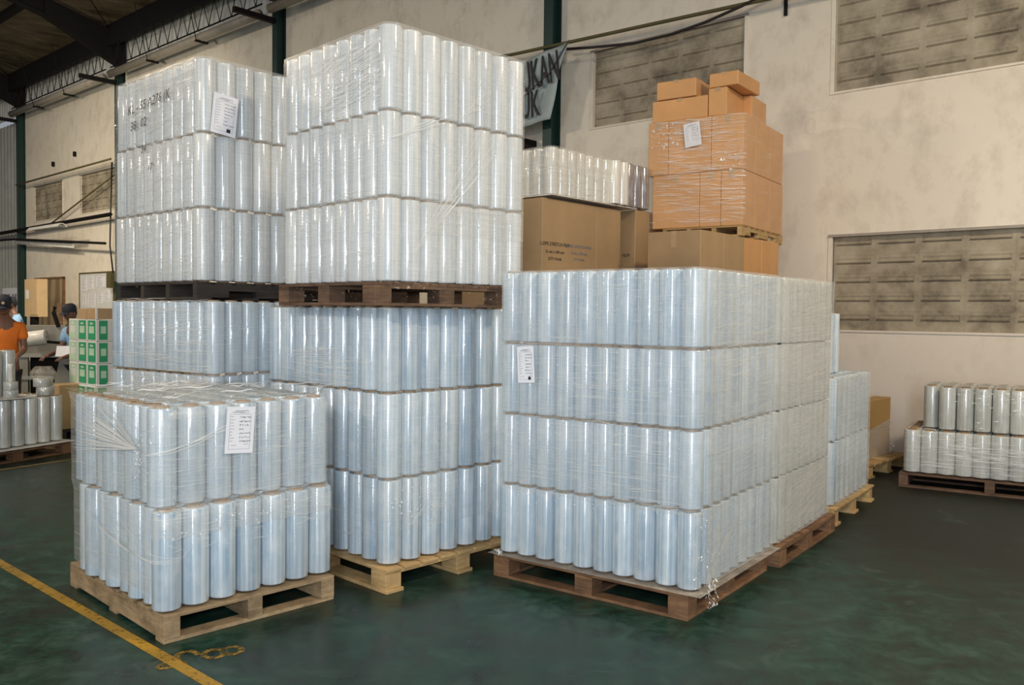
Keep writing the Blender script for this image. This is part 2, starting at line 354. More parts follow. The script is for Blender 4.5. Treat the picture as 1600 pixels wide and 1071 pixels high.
# windows of pierced concrete blocks
def block_mesh(w, h):
    bm = bmesh.new(); j = .0004
    bx(bm, j, w * .09, -.012, .06, j, h - j); bx(bm, w * .91, w - j, -.012, .06, j, h - j)
    prof = [(-.012, j), (-.012, h * .52), (-.040, h * .60), (-.040, h * .63), (-.002, h * .66), (-.002, h * .74), (-.0115, h * .84), (-.012, h - j), (.06, h - j), (.06, j)]
    a = [bm.verts.new((w * .09, y, z)) for y, z in prof]; b = [bm.verts.new((w * .91, y, z)) for y, z in prof]
    bm.faces.new(a); bm.faces.new(b[::-1])
    for i in range(len(prof)): k = (i + 1) % len(prof); bm.faces.new((a[i], b[i], b[k], a[k]))
    bmesh.ops.recalc_face_normals(bm, faces=bm.faces)
    me = bpy.data.meshes.new('louver_block'); bm.to_mesh(me); bm.free(); me.materials.append(M['louver']); return me
for wi, (a, b, c, d) in enumerate(openings):
    root = struct(obj('window_%d' % (wi + 1), box(a + .002, b - .002, .13, .2, c + .002, d - .002), M['slot'], None)); root.matrix_basis = WM
    cols = 5; rows = 5; w = (b - a) / cols; h = (d - c) / rows; me = block_mesh(w, h)
    for i in range(cols):
        for k in range(rows):
            link('louver_block', me, root, Matrix.Translation((a + i * w, .055 + U(-.0015, .0015), c + k * h)))
    fb = bmesh.new()
    for q in ((a - .05, a, -.012, .02, c - .03, d + .03), (b, b + .05, -.012, .02, c - .03, d + .03)): bx(fb, *q)
    obj('window_frame', fb, M['wall'], root)
    obj('window_sill', box(a - .05, b + .05, -.025, .02, d, d + .03), M['pvc'], root)
    obj('window_ledge', box(a - .05, b + .05, -.015, .02, c - .025, c), M['wall'], root)
# pillars (I-sections)
for s in (-37.5, -30.35, -23.15, -15.70, -8.38, -1.15, 6.1):
    bm = bmesh.new()
    bx(bm, s - .085, s + .085, -.22, -.205, 0, 8.7, WM); bx(bm, s - .085, s + .085, -.015, 0, 0, 8.7, WM); bx(bm, s - .006, s + .006, -.205, -.015, 0, 8.7, WM)
    i = {-37.5: 1, -30.35: 2, -23.15: 3, -15.7: 4, -8.38: 5, -1.15: 6, 6.1: 7}[s]
    o = struct(obj('trim_%d' % (i + 1), bm, M['steel_g']))
# roof
SL = math.tan(radians(14)); ez = 8.95
def RP(s, out, dz=0): return WP(s, ez + out * SL + dz, out)
bm = bmesh.new()
def slab(bm, s0, s1, o0, o1, d0, d1):
    vs = [bm.verts.new(RP(s, o, d)) for d in (d0, d1) for s, o in ((s0, o0), (s1, o0), (s1, o1), (s0, o1))]
    for f in ((0, 1, 2, 3), (7, 6, 5, 4), (0, 4, 5, 1), (1, 5, 6, 2), (2, 6, 7, 3), (3, 7, 4, 0)): bm.faces.new([vs[i] for i in f])
roof = bmesh.new(); slab(roof, -45, 14, -.3, 22, .16, .22); ceiling = struct(obj('ceiling', roof, M['roof']))
pm = None
for k in range(74):      # roof sheets, lapped ribs
    s = -45 + k * .8
    if s > -5: break
    b = bmesh.new(); slab(b, s, s + .78, -.2, 14, .145 + (k % 2) * .006, .160); obj('roof_sheet', b, M['roof'], ceiling)
for k in range(9):
    b = bmesh.new(); o0 = .25 + k * 1.75; slab(b, -45, 14, o0, o0 + .09, -.06, .14); slab(b, -45, 14, o0, o0 + .16, -.075, -.06); obj('purlin', b, M['steel_k'], ceiling)
for s in (-37.5, -30.35, -23.15, -15.70, -8.38):
    b = bmesh.new(); slab(b, s - .11, s + .11, 0.0, 14, -.11, -.07); slab(b, s - .11, s + .11, 1.9, 14, -.52, -.48); slab(b, s - .015, s + .015, 0.0, 14, -.50, -.07)
    # haunch
    vs = []
    for ds in (-.11, .11):
        vs.append([b.verts.new(RP(s + ds, .0, -.95)), b.verts.new(RP(s + ds, 2.0, -.52)), b.verts.new(RP(s + ds, 2.0, -.10)), b.verts.new(RP(s + ds, 0, -.10))])
    b.faces.new(vs[0]); b.faces.new(vs[1][::-1])
    for i in range(4): j = (i + 1) % 4; b.faces.new((vs[0][i], vs[0][j], vs[1][j], vs[1][i]))
    obj('rafter', b, M['steel_k'], ceiling)
# bracing rods under roof
for s0, s1 in ((-23.15, -15.7), (-15.7, -23.15), (-30.35, -23.15)):
    obj_ = bmesh.new(); tube(obj_, [RP(s0, .3, -.12), RP(s1, 6.5, -.12)], .014, 5); obj('brace_rod', obj_, M['steel_k'], ceiling)
# eave lattice girder: chords, zigzag
lg = bmesh.new()
bx(lg, -38, 12, -.50, -.38, 8.52, 8.98, WM)  # black box beam added for the dark band of purlins and shadow
obj('eave_shade_beam', lg, M['steel_k'], ceiling)
for s0, s1 in ((-30.2, -23.3), (-23.0, -15.85), (-15.55, -8.5)):
    z = bmesh.new(); n = 30
    pts = [WP(s0 + (s1 - s0) * k / n, 7.98 if k % 2 else 8.55, .42) for k in range(n + 1)]
    for a, b2 in zip(pts, pts[1:]): tube(z, [a, b2], .010, 4)
    tube(z, [WP(s0, 7.98, .42), WP(s1, 7.98, .42)], .018, 5)
    obj('lattice_rod', z, M['steel_k'], ceiling)
# eave drain pipe: one length per bay with hangers
for gi, (s0, s1, w_) in enumerate(((-30.15, -23.35, 'far left bay'), (-22.95, -15.9, 'bay above the left tall load'), (-15.5, -8.6, 'bay above the middle tall load'), (-8.2, 11, 'right half of the long wall'))):
    t = tag(empty('drain_pipe', Matrix.Identity(4)), 'grey round eave pipe, %s' % w_, 'pipe')
    tubeo('pipe', [WP(s0, 7.80, .45), WP(s1, 7.78, .45)], .095, M['pvc'], t, 14)
    nn = 3 if s1 < 0 else 6
    for k in range(1, nn):
        s = s0 + (s1 - s0) * k / nn
        obj('hanger', box(s - .03, s + .03, -.60, -.30, 7.66, 7.70, WM), M['steel_k'], t)
        tubeo('hanger_rod', [WP(s, 7.70, .58), WP(s + .12, 8.95, .95)], .010, M['steel_k'], t, 5)
for s, w_ in ((-23.15, 'pillar left of the tall loads'), (-15.7, 'pillar between the two tall loads'), (-30.35, 'farthest pillar')):
    tag(obj('bracket_arm', box(s - .05, s + .05, -1.15, -.22, 7.60, 7.70, WM), M['steel_k']), 'black steel arm at the %s' % w_, 'bracket')
# wall rods, pipes, cables
def thing_tube(name, pts, r, m, label, cat, n=8): return tag(tubeo(name, pts, r, m, None, n), label, cat)
thing_tube('tie_pipe', [WP(-30.2, 5.60, .30), WP(-23.3, 5.66, .30)], .028, M['rod'], 'thin dark pipe above the two small far vents', 'pipe')
thing_tube('steel_angle', [WP(-36, 4.12, .30), WP(-23.3, 4.20, .30)], .055, M['steel_k'], 'dark steel rail just under the two small far vents', 'rail', 4)
thing_tube('conduit', [WP(-36, 3.98, .45), WP(-30, 3.86, .45), WP(-23.3, 3.42, .45)], .035, M['steel_k'], 'sagging dark conduit under the far steel rail', 'pipe')
thing_tube('brace_bar', [WP(-23.3, 5.30, .15), WP(-28.3, 4.12, .15)], .022, M['rod'], 'thin diagonal bar crossing the second far vent', 'rod')
thing_tube('drop_cable', [WP(-23.45, 5.6, .2), WP(-23.5, 4.2, .22), WP(-23.6, 3.4, .2), WP(-23.4, 2.6, .2)], .022, M['cable'], 'black cable dropping down the wall by the notice board', 'cable')
thing_tube('wall_pipe', [WP(-15.55, 6.0, .24), WP(-9.0, 5.70, .24), WP(-4.0, 5.55, .24), WP(6, 5.45, .24)], .026, M['rod'], 'olive pipe running over the upper wall vents', 'pipe')
thing_tube('sagging_cable', [WP(-8.2, 5.60, .26), WP(-7.5, 5.50, .26), WP(-6.8, 5.42, .26), WP(-6.2, 5.42, .26), WP(-5.7, 5.47, .26), WP(-5.2, 5.56, .26), WP(-4.4, 5.75, .26), WP(-2, 6.2, .26)], .020, M['cable'], 'black cable sagging across the top of the middle wall vent', 'cable')
thing_tube('wall_hook', [WP(-4.72, 5.85, .03), WP(-4.72, 5.40, .03)], .025, M['steel_k'], 'short dark bar fixed to the wall between the two upper vents', 'bar', 5)
for s, z in ((-27.9, 5.98), (-26.3, 6.10)):
    tag(obj('wall_peg', box(s - .03, s + .03, -.08, 0, z, z + .14, WM), M['steel_k']), 'small dark peg on the wall above the far vents, %s' % ('left one' if s < -27 else 'right one'), 'peg')
# fluorescent fixtures
t = tag(empty('trough_lamp', Matrix.Identity(4)), 'white trough lamp hanging under the gap between the far vents', 'lamp')
b = bmesh.new(); 
poly = [(-.14, 0), (-.05, .10), (.05, .10), (.14, 0), (.12, 0), (.045, .085), (-.045, .085), (-.12, 0)]
vv = [[b.verts.new(WP(s, 3.93 + q[1], .85 + q[0])) for q in poly] for s in (-27.4, -25.1)]
b.faces.new(vv[0]); b.faces.new(vv[1][::-1])
for i in range(8): j = (i + 1) % 8; b.faces.new((vv[0][i], vv[0][j], vv[1][j], vv[1][i]))
obj('reflector', b, M['white_m'], t); tubeo('tube', [WP(-27.3, 3.96, .85), WP(-25.2, 3.96, .85)], .019, M['white_m'], t)
tubeo('suspension_rod', [WP(-26.3, 4.02, .85), WP(-26.3, 4.20, .35)], .01, M['steel_k'], t, 5)
t = tag(empty('batten_lamp', Matrix.Identity(4)), 'long slim white lamp batten below the sagging conduit', 'lamp')
b = bmesh.new(); tube(b, [WP(-30.0, 3.80, .35), WP(-25.6, 3.50, .35)], .055, 4); obj('batten', b, M['white_m'], t)
tubeo('tube', [WP(-30.0, 3.72, .35), WP(-25.6, 3.42, .35)], .019, M['white_m'], t)
# notice board, plywood door, cabinet, posters
t = tag(empty('notice_board', WM), 'large white notice board with pinned sheets left of the tall load', 'notice board')
obj('board_panel', box(-25.95, -23.75, -.05, -.02, 1.55, 2.68), M['board'], t)
b = bmesh.new()
for q in ((-25.99, -25.95, 1.51, 2.72), (-23.75, -23.71, 1.51, 2.72), (-25.99, -23.71, 2.68, 2.72), (-25.99, -23.71, 1.51, 1.55)): bx(b, q[0], q[1], -.065, -.01, q[2], q[3])
obj('board_frame', b, M['rod'], t)
b = bmesh.new(); k = 0
for (x, z, w, h) in [(-25.85, 2.2, .42, .40), (-25.35, 2.25, .35, .35), (-24.85, 2.3, .6, .28), (-25.85, 1.78, .13, .34), (-25.66, 1.78, .13, .34), (-25.47, 1.78, .13, .34), (-25.2, 1.75, .3, .4), (-24.75, 1.85, .32, .3), (-24.35, 1.9, .4, .3)]:
    pp = obj('pinned_sheet', box(x, x + w, -.054, -.0505, z, z + h), M['paper'], t)
    for q in range(int(h / .045)): bx(b, x + w * .12, x + w * U(.5, .9), -.056, -.0545, z + h - .035 - q * .045, z + h - .025 - q * .045)
obj('printed_rows', b, M['ink_blue'], t)
door = struct(obj('door_1', box(-29.35, -27.20, -.04, -.005, 0, 2.58, WM), M['ply']))
b = bmesh.new(); bx(b, -29.42, -29.35, -.06, 0, 0, 2.64, WM); bx(b, -27.20, -27.13, -.06, 0, 0, 2.64, WM); bx(b, -29.42, -27.13, -.06, 0, 2.58, 2.64, WM); obj('door_frame', b, M['wood_f'], door)
t = tag(empty('wall_cabinet', WM), 'tall buff wooden cabinet standing in front of the plywood door', 'cabinet')
obj('body', box(-26.75, -25.75, -1.25, -1.0, 1.45, 2.50), M['cab'], t); obj('stand', box(-26.5, -26.25, -1.2, -1.05, 0, 1.45), M['steel_k'], t)
obj('door', box(-26.30, -25.78, -1.27, -1.25, 1.5, 2.46), M['cab'], t); obj('label', box(-26.65, -26.45, -1.255, -1.25, 1.95, 2.2), M['paper'], t)
t = tag(empty('wall_poster', WM), 'white poster with dark figures on the corrugated wall, behind the orange shirt', 'poster')
obj('sheet', box(-32.1, -30.7, -.12, -.10, 1.35, 2.35), M['paper'], t)
b = bmesh.new()
for x in (-31.9, -31.55, -31.2, -30.95):
    bx(b, x, x + .16, -.123, -.12, 1.95, 2.15); bx(b, x, x + .14, -.123, -.12, 1.6, 1.85)
obj('printed_figures', b, M['ink_blue'], t)
t = tag(obj('plank', box(0, .075, 0, .03, 0, 1.76, frame_m(-7.12, 13.5, 0, .2)), M['wood_f']), 'brown plank standing upright behind the machine, left one', 'plank')
tag(obj('plank', box(0, .06, 0, .03, 0, 1.73, frame_m(-7.03, 13.5, 0, .2)), M['wood_a']), 'lighter plank standing upright nearest the worker in the navy cap', 'plank')
tag(obj('junction_box', box(-23.6, -23.35, -.3, -.2, 2.25, 2.65, WM), M['rod']), 'small olive switch box on the pillar beside the notice board', 'switch box')

# banner
def bann():
    t = tag(empty('banner', Matrix.Identity(4)), 'pale blue cloth banner with black capitals tied over the dark pillar', 'banner')
    out = .42
    TL, TR, MR, BR, BL = (-9.9, 5.28), (-7.80, 5.62), (-7.97, 5.36), (-8.14, 4.54), (-9.9, 4.40)
    n = 24; m_ = 12; g = bmesh.new(); vs = []
    for j in range(m_ + 1):
        v = j / m_; row = []
        xr = MR[0] + (TR[0] - MR[0]) * max(0, 1 - v * 2.6) if v < .385 else MR[0] + (BR[0] - MR[0]) * (v - .385) / .615
        zr = TR[1] + (BR[1] - TR[1]) * v
        for i in range(n + 1):
            u_ = i / n; s = TL[0] + (xr - TL[0]) * u_; z = (TL[1] + (BL[1] - TL[1]) * v) * (1 - u_) + zr * u_
            row.append(g.verts.new(WP(s, z, out + .025 * sin(u_ * 19 + v * 3) + .02 * sin(v * 7))))
        vs.append(row)
    for j in range(m_):
        for i in range(n): g.faces.new((vs[j][i], vs[j + 1][i], vs[j + 1][i + 1], vs[j][i + 1]))
    o = obj('cloth', g, M['banner'], t, True); md = o.modifiers.new('t', 'SOLIDIFY'); md.thickness = .004
    for body, s, z, size, rot in (('UKAN', -8.66, 4.985, .60, .13), ('UK', -8.68, 4.60, .52, .05)):
        me = text_mesh(body, size, 'LEFT'); me.materials.append(M['ink'])
        mw = Matrix.Translation(WP(s, z, out + .055)) @ Matrix.Rotation(WA, 4, 'Z') @ Matrix.Rotation(pi / 2, 4, 'X') @ Matrix.Rotation(rot, 4, 'Z') @ Matrix.Diagonal((.50, 1, 1, 1))
        wd_ = max(v.co.x for v in me.vertices); me.transform(Matrix.Diagonal(((.72 if len(body) > 2 else .36) / .5 / wd_, 1.05, 1, 1)))
        # embolden
        q = link('lettering', me, t, mw); md = q.modifiers.new('s', 'SOLIDIFY'); md.thickness = .004
        q2 = link('lettering', me, t, Matrix.Translation(WU * .018) @ mw)
        q3 = link('lettering', me, t, Matrix.Translation(WU * .009 + Vector((0, 0, .010))) @ mw)
    tubeo('tie_cord', [WP(-7.8, 5.62, .44), WP(-8.1, 5.2, .50), WP(-8.75, 4.85, .50)], .009, M['cable'], t, 5)
bann()
tag(obj('ledge_bracket', box(-9.2, -8.75, -.35, -.02, 4.27, 4.36, WM), M['steel_k']), 'dark bracket on the wall under the banner', 'bracket')

# floor lines
def line(name, p0, p1, w, m):
    d = Vector(p1) - Vector(p0); L = d.length; a = math.atan2(d.y, d.x)
    return struct(obj(name, box(0, L, -w / 2, w / 2, .0008, .0022, Matrix.Translation((p0[0], p0[1], 0)) @ Matrix.Rotation(a, 4, 'Z')), m))
line('trim_10', (-6.05, 8.03), (-.6, 3.15), .062, M['yellow'])
line('trim_11', (-6.4, 6.9), (-4.2, 10.7), .05, M['yellow_thin'])
line('trim_12', (-5.60, 10.30), (-3.5, 9.6), .04, M['yellow_thin'])
b = bmesh.new()
def ring(cx, cy, rx, ry, w, a0=0, a1=2 * pi):
    n = 14
    pa = [(cx + rx * cos(a0 + (a1 - a0) * k / n), cy + ry * sin(a0 + (a1 - a0) * k / n)) for k in range(n + 1)]
    for p, q in zip(pa, pa[1:]):
        d = Vector((q[0] - p[0], q[1] - p[1])); 
        if d.length: d.normalize()
        nrm = Vector((-d.y, d.x)) * w / 2
        vs = [b.verts.new((x + s * nrm.x, y + s * nrm.y, .002)) for (x, y), s in ((p, 1), (q, 1), (q, -1), (p, -1))]; b.faces.new(vs)
ring(0, 0, .05, .055, .03); ring(.085, .0, .045, .05, .03); ring(-.12, .02, .05, .07, .03, 0, 4.5); ring(-.2, -.05, .06, .03, .03)
bmesh.ops.transform(b, matrix=frame_m(-1.43, 4.14, 0, .5), verts=b.verts)
struct(obj('trim_13', b, paint_mat('nearly_worn_off_paint', (.34, .20, .02), .56)))
# ------------------------------------------------------------------ film rolls
def roll_mesh(r, L, m, core=True, narrow=False):
    bm = bmesh.new(); g = .008; e = .009
    prof = [(.040, g + .002), (r - e, g), (r - .002, g + .003), (r, g + e), (r, L - g - e), (r - .002, L - g - .003), (r - e, L - g), (.040, L - g - .002)]
    lathe(bm, prof, 30); bmesh.ops.recalc_face_normals(bm, faces=bm.faces)
    me = bpy.data.meshes.new('film_roll'); bm.to_mesh(me); bm.free(); me.materials.append(m)
    for p in me.polygons: p.use_smooth = True
    me.set_sharp_from_angle(angle=radians(50)) if hasattr(me, 'set_sharp_from_angle') else None
    return me
def core_mesh(L):
    bm = bmesh.new(); lathe(bm, [(.040, 0), (.040, L), (.034, L), (.034, 0), (.040, 0)], 14)
    me = bpy.data.meshes.new('core'); bm.to_mesh(me); bm.free(); me.materials.append(M['core'])
    for p in me.polygons: p.use_smooth = False
    return me

class Load:
    def __init__(s, C, th, dl, dr, z0, L, lean=(0, 0), nl=8, nr=7, name='', mat='film', group=''):
        s.C = Vector((C[0], C[1], 0)); s.th = th; s.dl = dl; s.dr = dr; s.z0 = z0; s.L = L; s.lean = Vector((lean[0], lean[1], 0)); s.nl = nl; s.nr = nr
        s.r = Vector((cos(th), sin(th), 0)); s.l = Vector((-sin(th), cos(th), 0)); s.rad = min(dl, dr) / 2; s.name = name; s.mat = M[mat]; s.group = group
        s.stag = 0.0; s.rm = roll_mesh(s.rad * .998, L, s.mat); s.cm = core_mesh(L)
    def base(s, lev): return s.C + s.lean * lev
    def cell(s, i, j, lev): return s.base(lev) + s.r * (i * s.dr + (s.stag if j % 2 == 1 else 0)) + s.l * (j * s.dl) + Vector((0, 0, s.z0 + lev * s.L))
    def roll(s, i, j, lev, label, jit=.0025):
        p = s.cell(i, j, lev) + Vector((U(-jit, jit), U(-jit, jit), 0)); k = U(.987, 1.0)
        o = link('film_roll', s.rm, None, Matrix.Translation(p) @ Matrix.Rotation(U(0, 6.28), 4, 'Z') @ Matrix.Diagonal((k, k, 1, 1)))
        tag(o, label, 'film roll', s.group); link('core', s.cm, o); return o
    def tiers(s, n):
        return {1: ['only tier'], 2: ['bottom tier', 'top tier'], 3: ['bottom tier', 'middle tier', 'top tier'], 4: ['bottom tier', 'second tier', 'third tier', 'top tier']}[n]
    def faces(s, levs, ntiers, nl=None, nr=None, j0=0, i0=0, names=None):
        names = names or s.tiers(ntiers)
        for lev in levs:
            for i in range(i0, nr or s.nr):
                w = 'near corner' if i == 0 else '%s right of near corner' % ordn(i - 1)
                s.roll(i, 0, lev, 'film roll, %s, %s of %s' % (w, names[lev], s.name))
            for j in range(max(1, j0), nl or s.nl):
                s.roll(0, j, lev, 'film roll, %s left of near corner, %s of %s' % (ordn(j - 1), names[lev], s.name))
    def stuff(s, cells, label, cat='film rolls'):
        bm = bmesh.new()
        for (i, j, lev) in cells:
            p = s.cell(i, j, lev); q = .006
            tmp = lathe(bm, [(.034, s.L - .04), (.04, s.L), (.045, s.L - q), (s.rad * .97, s.L - q), (s.rad * .985, s.L - q - .006), (s.rad * .985, q + .006), (s.rad * .97, q), (.034, q)], 20)
            bmesh.ops.transform(bm, matrix=Matrix.Translation(p), verts=[v for rg in tmp for v in rg])
        return tag(obj('film_rolls', bm, s.mat, None, True), label, cat, None, 'stuff')
    # path round the two visible faces: q<0 left face, q>0 right face
    def pt(s, q, z, out=.004):
        lev = max(0, (z - s.z0) / s.L); lv = math.floor(lev + 1e-6); B = s.base(lv); R0 = s.rad + out; a = pi / 4 * R0
        if q < -a: p = B + s.l * (-q - a) - s.r * R0
        elif q > a: p = B + s.r * (q - a) - s.l * R0
        else:
            t = (q / a) * pi / 4; d = (-(s.r + s.l)).normalized(); p = B + R0 * (Matrix.Rotation(t, 3, 'Z') @ d)
        return Vector((p.x, p.y, z))
    def qmin(s): return -((s.nl - .70) * s.dl + s.rad * pi / 4)
    def qmax(s): return (s.nr - .70) * s.dr + s.rad * pi / 4
def sheet(bm, ld, q0, q1, z0, z1, out=.005, amp=.003, zlo=None, zhi=None, dq=.03, nz=None):
    n = max(2, int((q1 - q0) / dq)); m_ = nz or max(3, int((z1 - z0) / .05)); rows = []
    for i in range(n + 1):
        q = q0 + (q1 - q0) * i / n; a = zlo(q) if zlo else z0; b = zhi(q) if zhi else z1; row = []
        for j in range(m_ + 1):
            z = a + (b - a) * j / m_
            nz_ = noise.noise(Vector((q * 2.2, z * 26, ld.z0 * 7))) * amp + noise.noise(Vector((q * 9, z * 5, 3))) * amp
            row.append(bm.verts.new(ld.pt(q, z, out + nz_)))
        rows.append(row)
    for A, B in zip(rows, rows[1:]):
        for j in range(m_): bm.faces.new((A[j], B[j], B[j + 1], A[j + 1]))
def ribbon(bm, pts, w):
    prev = None; n = len(pts)
    for k, p in enumerate(pts):
        ww = w * (.25 + .75 * sin(pi * (k + .5) / n)); v = (bm.verts.new(p + Vector((0, 0, ww / 2))), bm.verts.new(p - Vector((0, 0, ww / 2))))
        if prev: bm.faces.new((prev[0], v[0], v[1], prev[1]))
        prev = v
def glint_strands(bm, ld, n, q0, q1, z0, z1, lmin=.08, lmax=.6, slope=.06, w=(.0008, .0026), bias=0, out=.006):  # highlights along the wrap's wrinkles, drawn as thin white ribbons
    for _ in range(n):
        L = U(lmin, lmax); q = U(q0, max(q0, q1 - L * .5)); z = U(z0, z1); sl = U(-slope, slope) + bias; L = min(L, q1 - q)
        if L < .02: continue
        m_ = max(3, int(L / .035)); ph = U(0, 6); am = U(0, .006)
        pts = [ld.pt(q + L * k / m_, min(z1, max(z0, z + sl * L * k / m_ + am * sin(ph + k * .9))), out + U(0, .003)) for k in range(m_ + 1)]
        ribbon(bm, pts, U(*w))
def free_strand(bm, ld, a, b, w, sag=0, out=.008, n=14):
    pts = []
    for k in range(n + 1):
        t = k / n; pts.append(ld.pt(a[0] + (b[0] - a[0]) * t, a[1] + (b[1] - a[1]) * t - sag * sin(pi * t), out))
    ribbon(bm, pts, w)
def crumple_glints(bm, ld, q0, q1, z0, z1, n, size=(.008, .03), out=.01):  # glints on crumpled wrap, drawn as small white triangles
    for _ in range(n):
        q = U(q0, q1); z = U(z0, z1); s = U(*size)
        vs = [bm.verts.new(ld.pt(q + U(-s, s), z + U(-s, s), out + U(-.003, .006))) for _ in range(3)]; bm.faces.new(vs)
def wrap(name_label, ld, sheets=[], mats='wrap', build=None):
    """stretch wrap: sheet part(s) and a strand part, one thing per load"""
    t = tag(empty('stretch_wrap', Matrix.Identity(4)), name_label, 'stretch wrap')
    if sheets:
        bm = bmesh.new()
        for k in sheets: sheet(bm, ld, *k[0], **k[1])
        o = obj('wrap_sheet', bm, M[mats], t, True)
    bm = bmesh.new(); build(bm); obj('wrinkle_glints', bm, M['strand'], t)['kind'] = 'stuff'
    return t

# ------------------------------------------------------------------ pallets
def pallet(ld, style, z0, h, wmat, label, ext=(.03, .03, .03, .03), nr=None, nl=None, i_off=0, deck=7, fr=None):
    """local x along the right face, y along the left face; origin at the near corner"""
    nr = nr or ld.nr; nl = nl or ld.nl
    if fr: mw, W, Ln = fr
    else:
        W = (nr) * ld.dr + ext[0] + ext[1]; Ln = nl * ld.dl + ext[2] + ext[3]
        o = ld.C + ld.r * (i_off * ld.dr - ld.dr / 2 - ext[0]) + ld.l * (-ld.dl / 2 - ext[2]); mw = frame_m(o.x, o.y, z0, ld.th)
    t = tag(empty('pallet', mw), label, 'pallet'); m = M[wmat]; td = .018
    def part(nm, *a): return obj(nm, box(*a, bev=.002), m, t)
    if style == 'stringer_left':      # three bearers run away from the right face
        for k in range(3):
            x = (W - .085) * k / 2; part('stringer', x, x + .085, 0.0, Ln, .02, h - td)
        for k in range(deck):
            y = (Ln - .13) * k / (deck - 1); part('deck_board', 0, W, y, y + .13, h - td, h)
        for y in (0.0, Ln / 2 - .05, Ln - .10): part('bottom_board', .0, W, y + .004, y + .10, 0, .02)
    elif style == 'stringer_right':   # four notched bearers run along the right face
        for k in range(4):
            y = (Ln - .05) * k / 3; b = bmesh.new(); H0 = .016; H1 = h - td; nz = H0 + .045
            poly = [(0, H0), (W * .20, H0), (W * .20, nz), (W * .38, nz), (W * .38, H0), (W * .62, H0), (W * .62, nz), (W * .80, nz), (W * .80, H0), (W, H0), (W, H1), (0, H1)]
            prism(b, poly, y, y + .05); obj('stringer', b, m, t)
        for k in range(deck):
            x = (W - .11) * k / (deck - 1); part('deck_board', x, x + .11, 0, Ln, h - td, h)
        for k in range(4):
            x = (W - .11) * k / 3; part('bottom_board', x, x + .11, 0, Ln, 0, .016)
    elif style == 'block':            # nine blocks, board frame above and below
        for i in range(3):
            for j in range(3):
                x = (W - .12) * i / 2; y = (Ln - .12) * j / 2; part('block', x, x + .12, y, y + .12, .018, h - 2 * td)
        for j in range(3):
            y = (Ln - .12) * j / 2; part('bearer_board', 0, W, y, y + .12, h - 2 * td, h - td)
        for k in range(deck):
            x = (W - .13) * k / (deck - 1); part('deck_board', x, x + .13, 0, Ln, h - td, h)
        for x in (0, W - .10): part('bottom_board', x, x + .10, 0, Ln, 0, .018)
        for y in (0, (Ln - .1) / 2, Ln - .10): part('bottom_board', .10, W - .10, y, y + .10, 0, .018)
    else:                             # euro: skids run away from the right face
        for i in range(3):
            x = (W - .14) * i / 2
            for j in range(3):
                y = (Ln - .14) * j / 2; part('block', x, x + .12, y, y + .14, .022, h - 2 * td)
            part('skid', x - .005, x + .125, -.02, Ln + .02, 0, .022)
        for j in range(3):
            y = (Ln - .14) * j / 2; part('bearer_board', -.0, W, y, y + .14, h - 2 * td, h - td)
        for k in range(deck):
            x = (W - .12) * k / (deck - 1); part('deck_board', x, x + .12, -.012, Ln + .012, h - td, h)
    return t
def paper(ld, q, z, w, h, tilt, label, seed=1, out=.014, extra=True):
    rnd = random.Random(seed)
    p = ld.pt(q, z, out); p2 = ld.pt(q + .01, z, out); d = (p2 - p); a = math.atan2(d.y, d.x)
    mw = Matrix.Translation(p) @ Matrix.Rotation(a, 4, 'Z') @ Matrix.Rotation(pi / 2, 4, 'X') @ Matrix.Rotation(tilt, 4, 'Z')
    t = obj('paper_label', box(-w / 2, w / 2, -h / 2, h / 2, -.0006, .0006), M['paper'], None, False, mw); tag(t, label, 'label')
    b = bmesh.new(); z0 = .0008
    def hl(x0, x1, y, th=.0016): bx(b, w * x0, w * x1, h * y, h * y + th, z0, z0 + .0004)
    hl(-.20, .28, .405, .003); hl(-.3, .12, .375, .003); hl(-.05, .30, .36, .0015)
    for k in range(9): hl(-.36, -.36 + rnd.uniform(.08, .18), .28 - k * .065, .0022)
    hl(-.38, .36, -.41, .0012); hl(-.38, .36, .335, .0012); bx(b, -.38 * w, -.38 * w + .0012, -.41 * h, .335 * h, z0, z0 + .0004); bx(b, .36 * w, .36 * w + .0012, -.41 * h, .335 * h, z0, z0 + .0004)
    hl(-.3, -.12, -.33, .002); hl(.15, .33, -.31, .002)
    obj('printed_form', b, M['ink_blue'], t)
    b = bmesh.new()
    for k in range(7):
        x = -.06; y = .27 - k * .085; n = rnd.choice([3, 5, 7, 9]) if k not in (0, 1, 6) else 9
        for c in range(n):
            x += .048; pts = [Vector((w * (x + rnd.uniform(-.02, .02)), h * (y + rnd.uniform(-.022, .022)), z0 + .0006)) for _ in range(4)]
            for p0, p1 in zip(pts, pts[1:]):
                dd = (p1 - p0); nn = Vector((-dd.y, dd.x, 0)).normalized() * .0011
                b.faces.new([b.verts.new(v) for v in (p0 + nn, p1 + nn, p1 - nn, p0 - nn)])
    if extra: bx(b, .12 * w, .28 * w, -.42 * h, -.33 * h, z0, z0 + .0005)
    obj('handwriting', b, M['ink'], t); return t

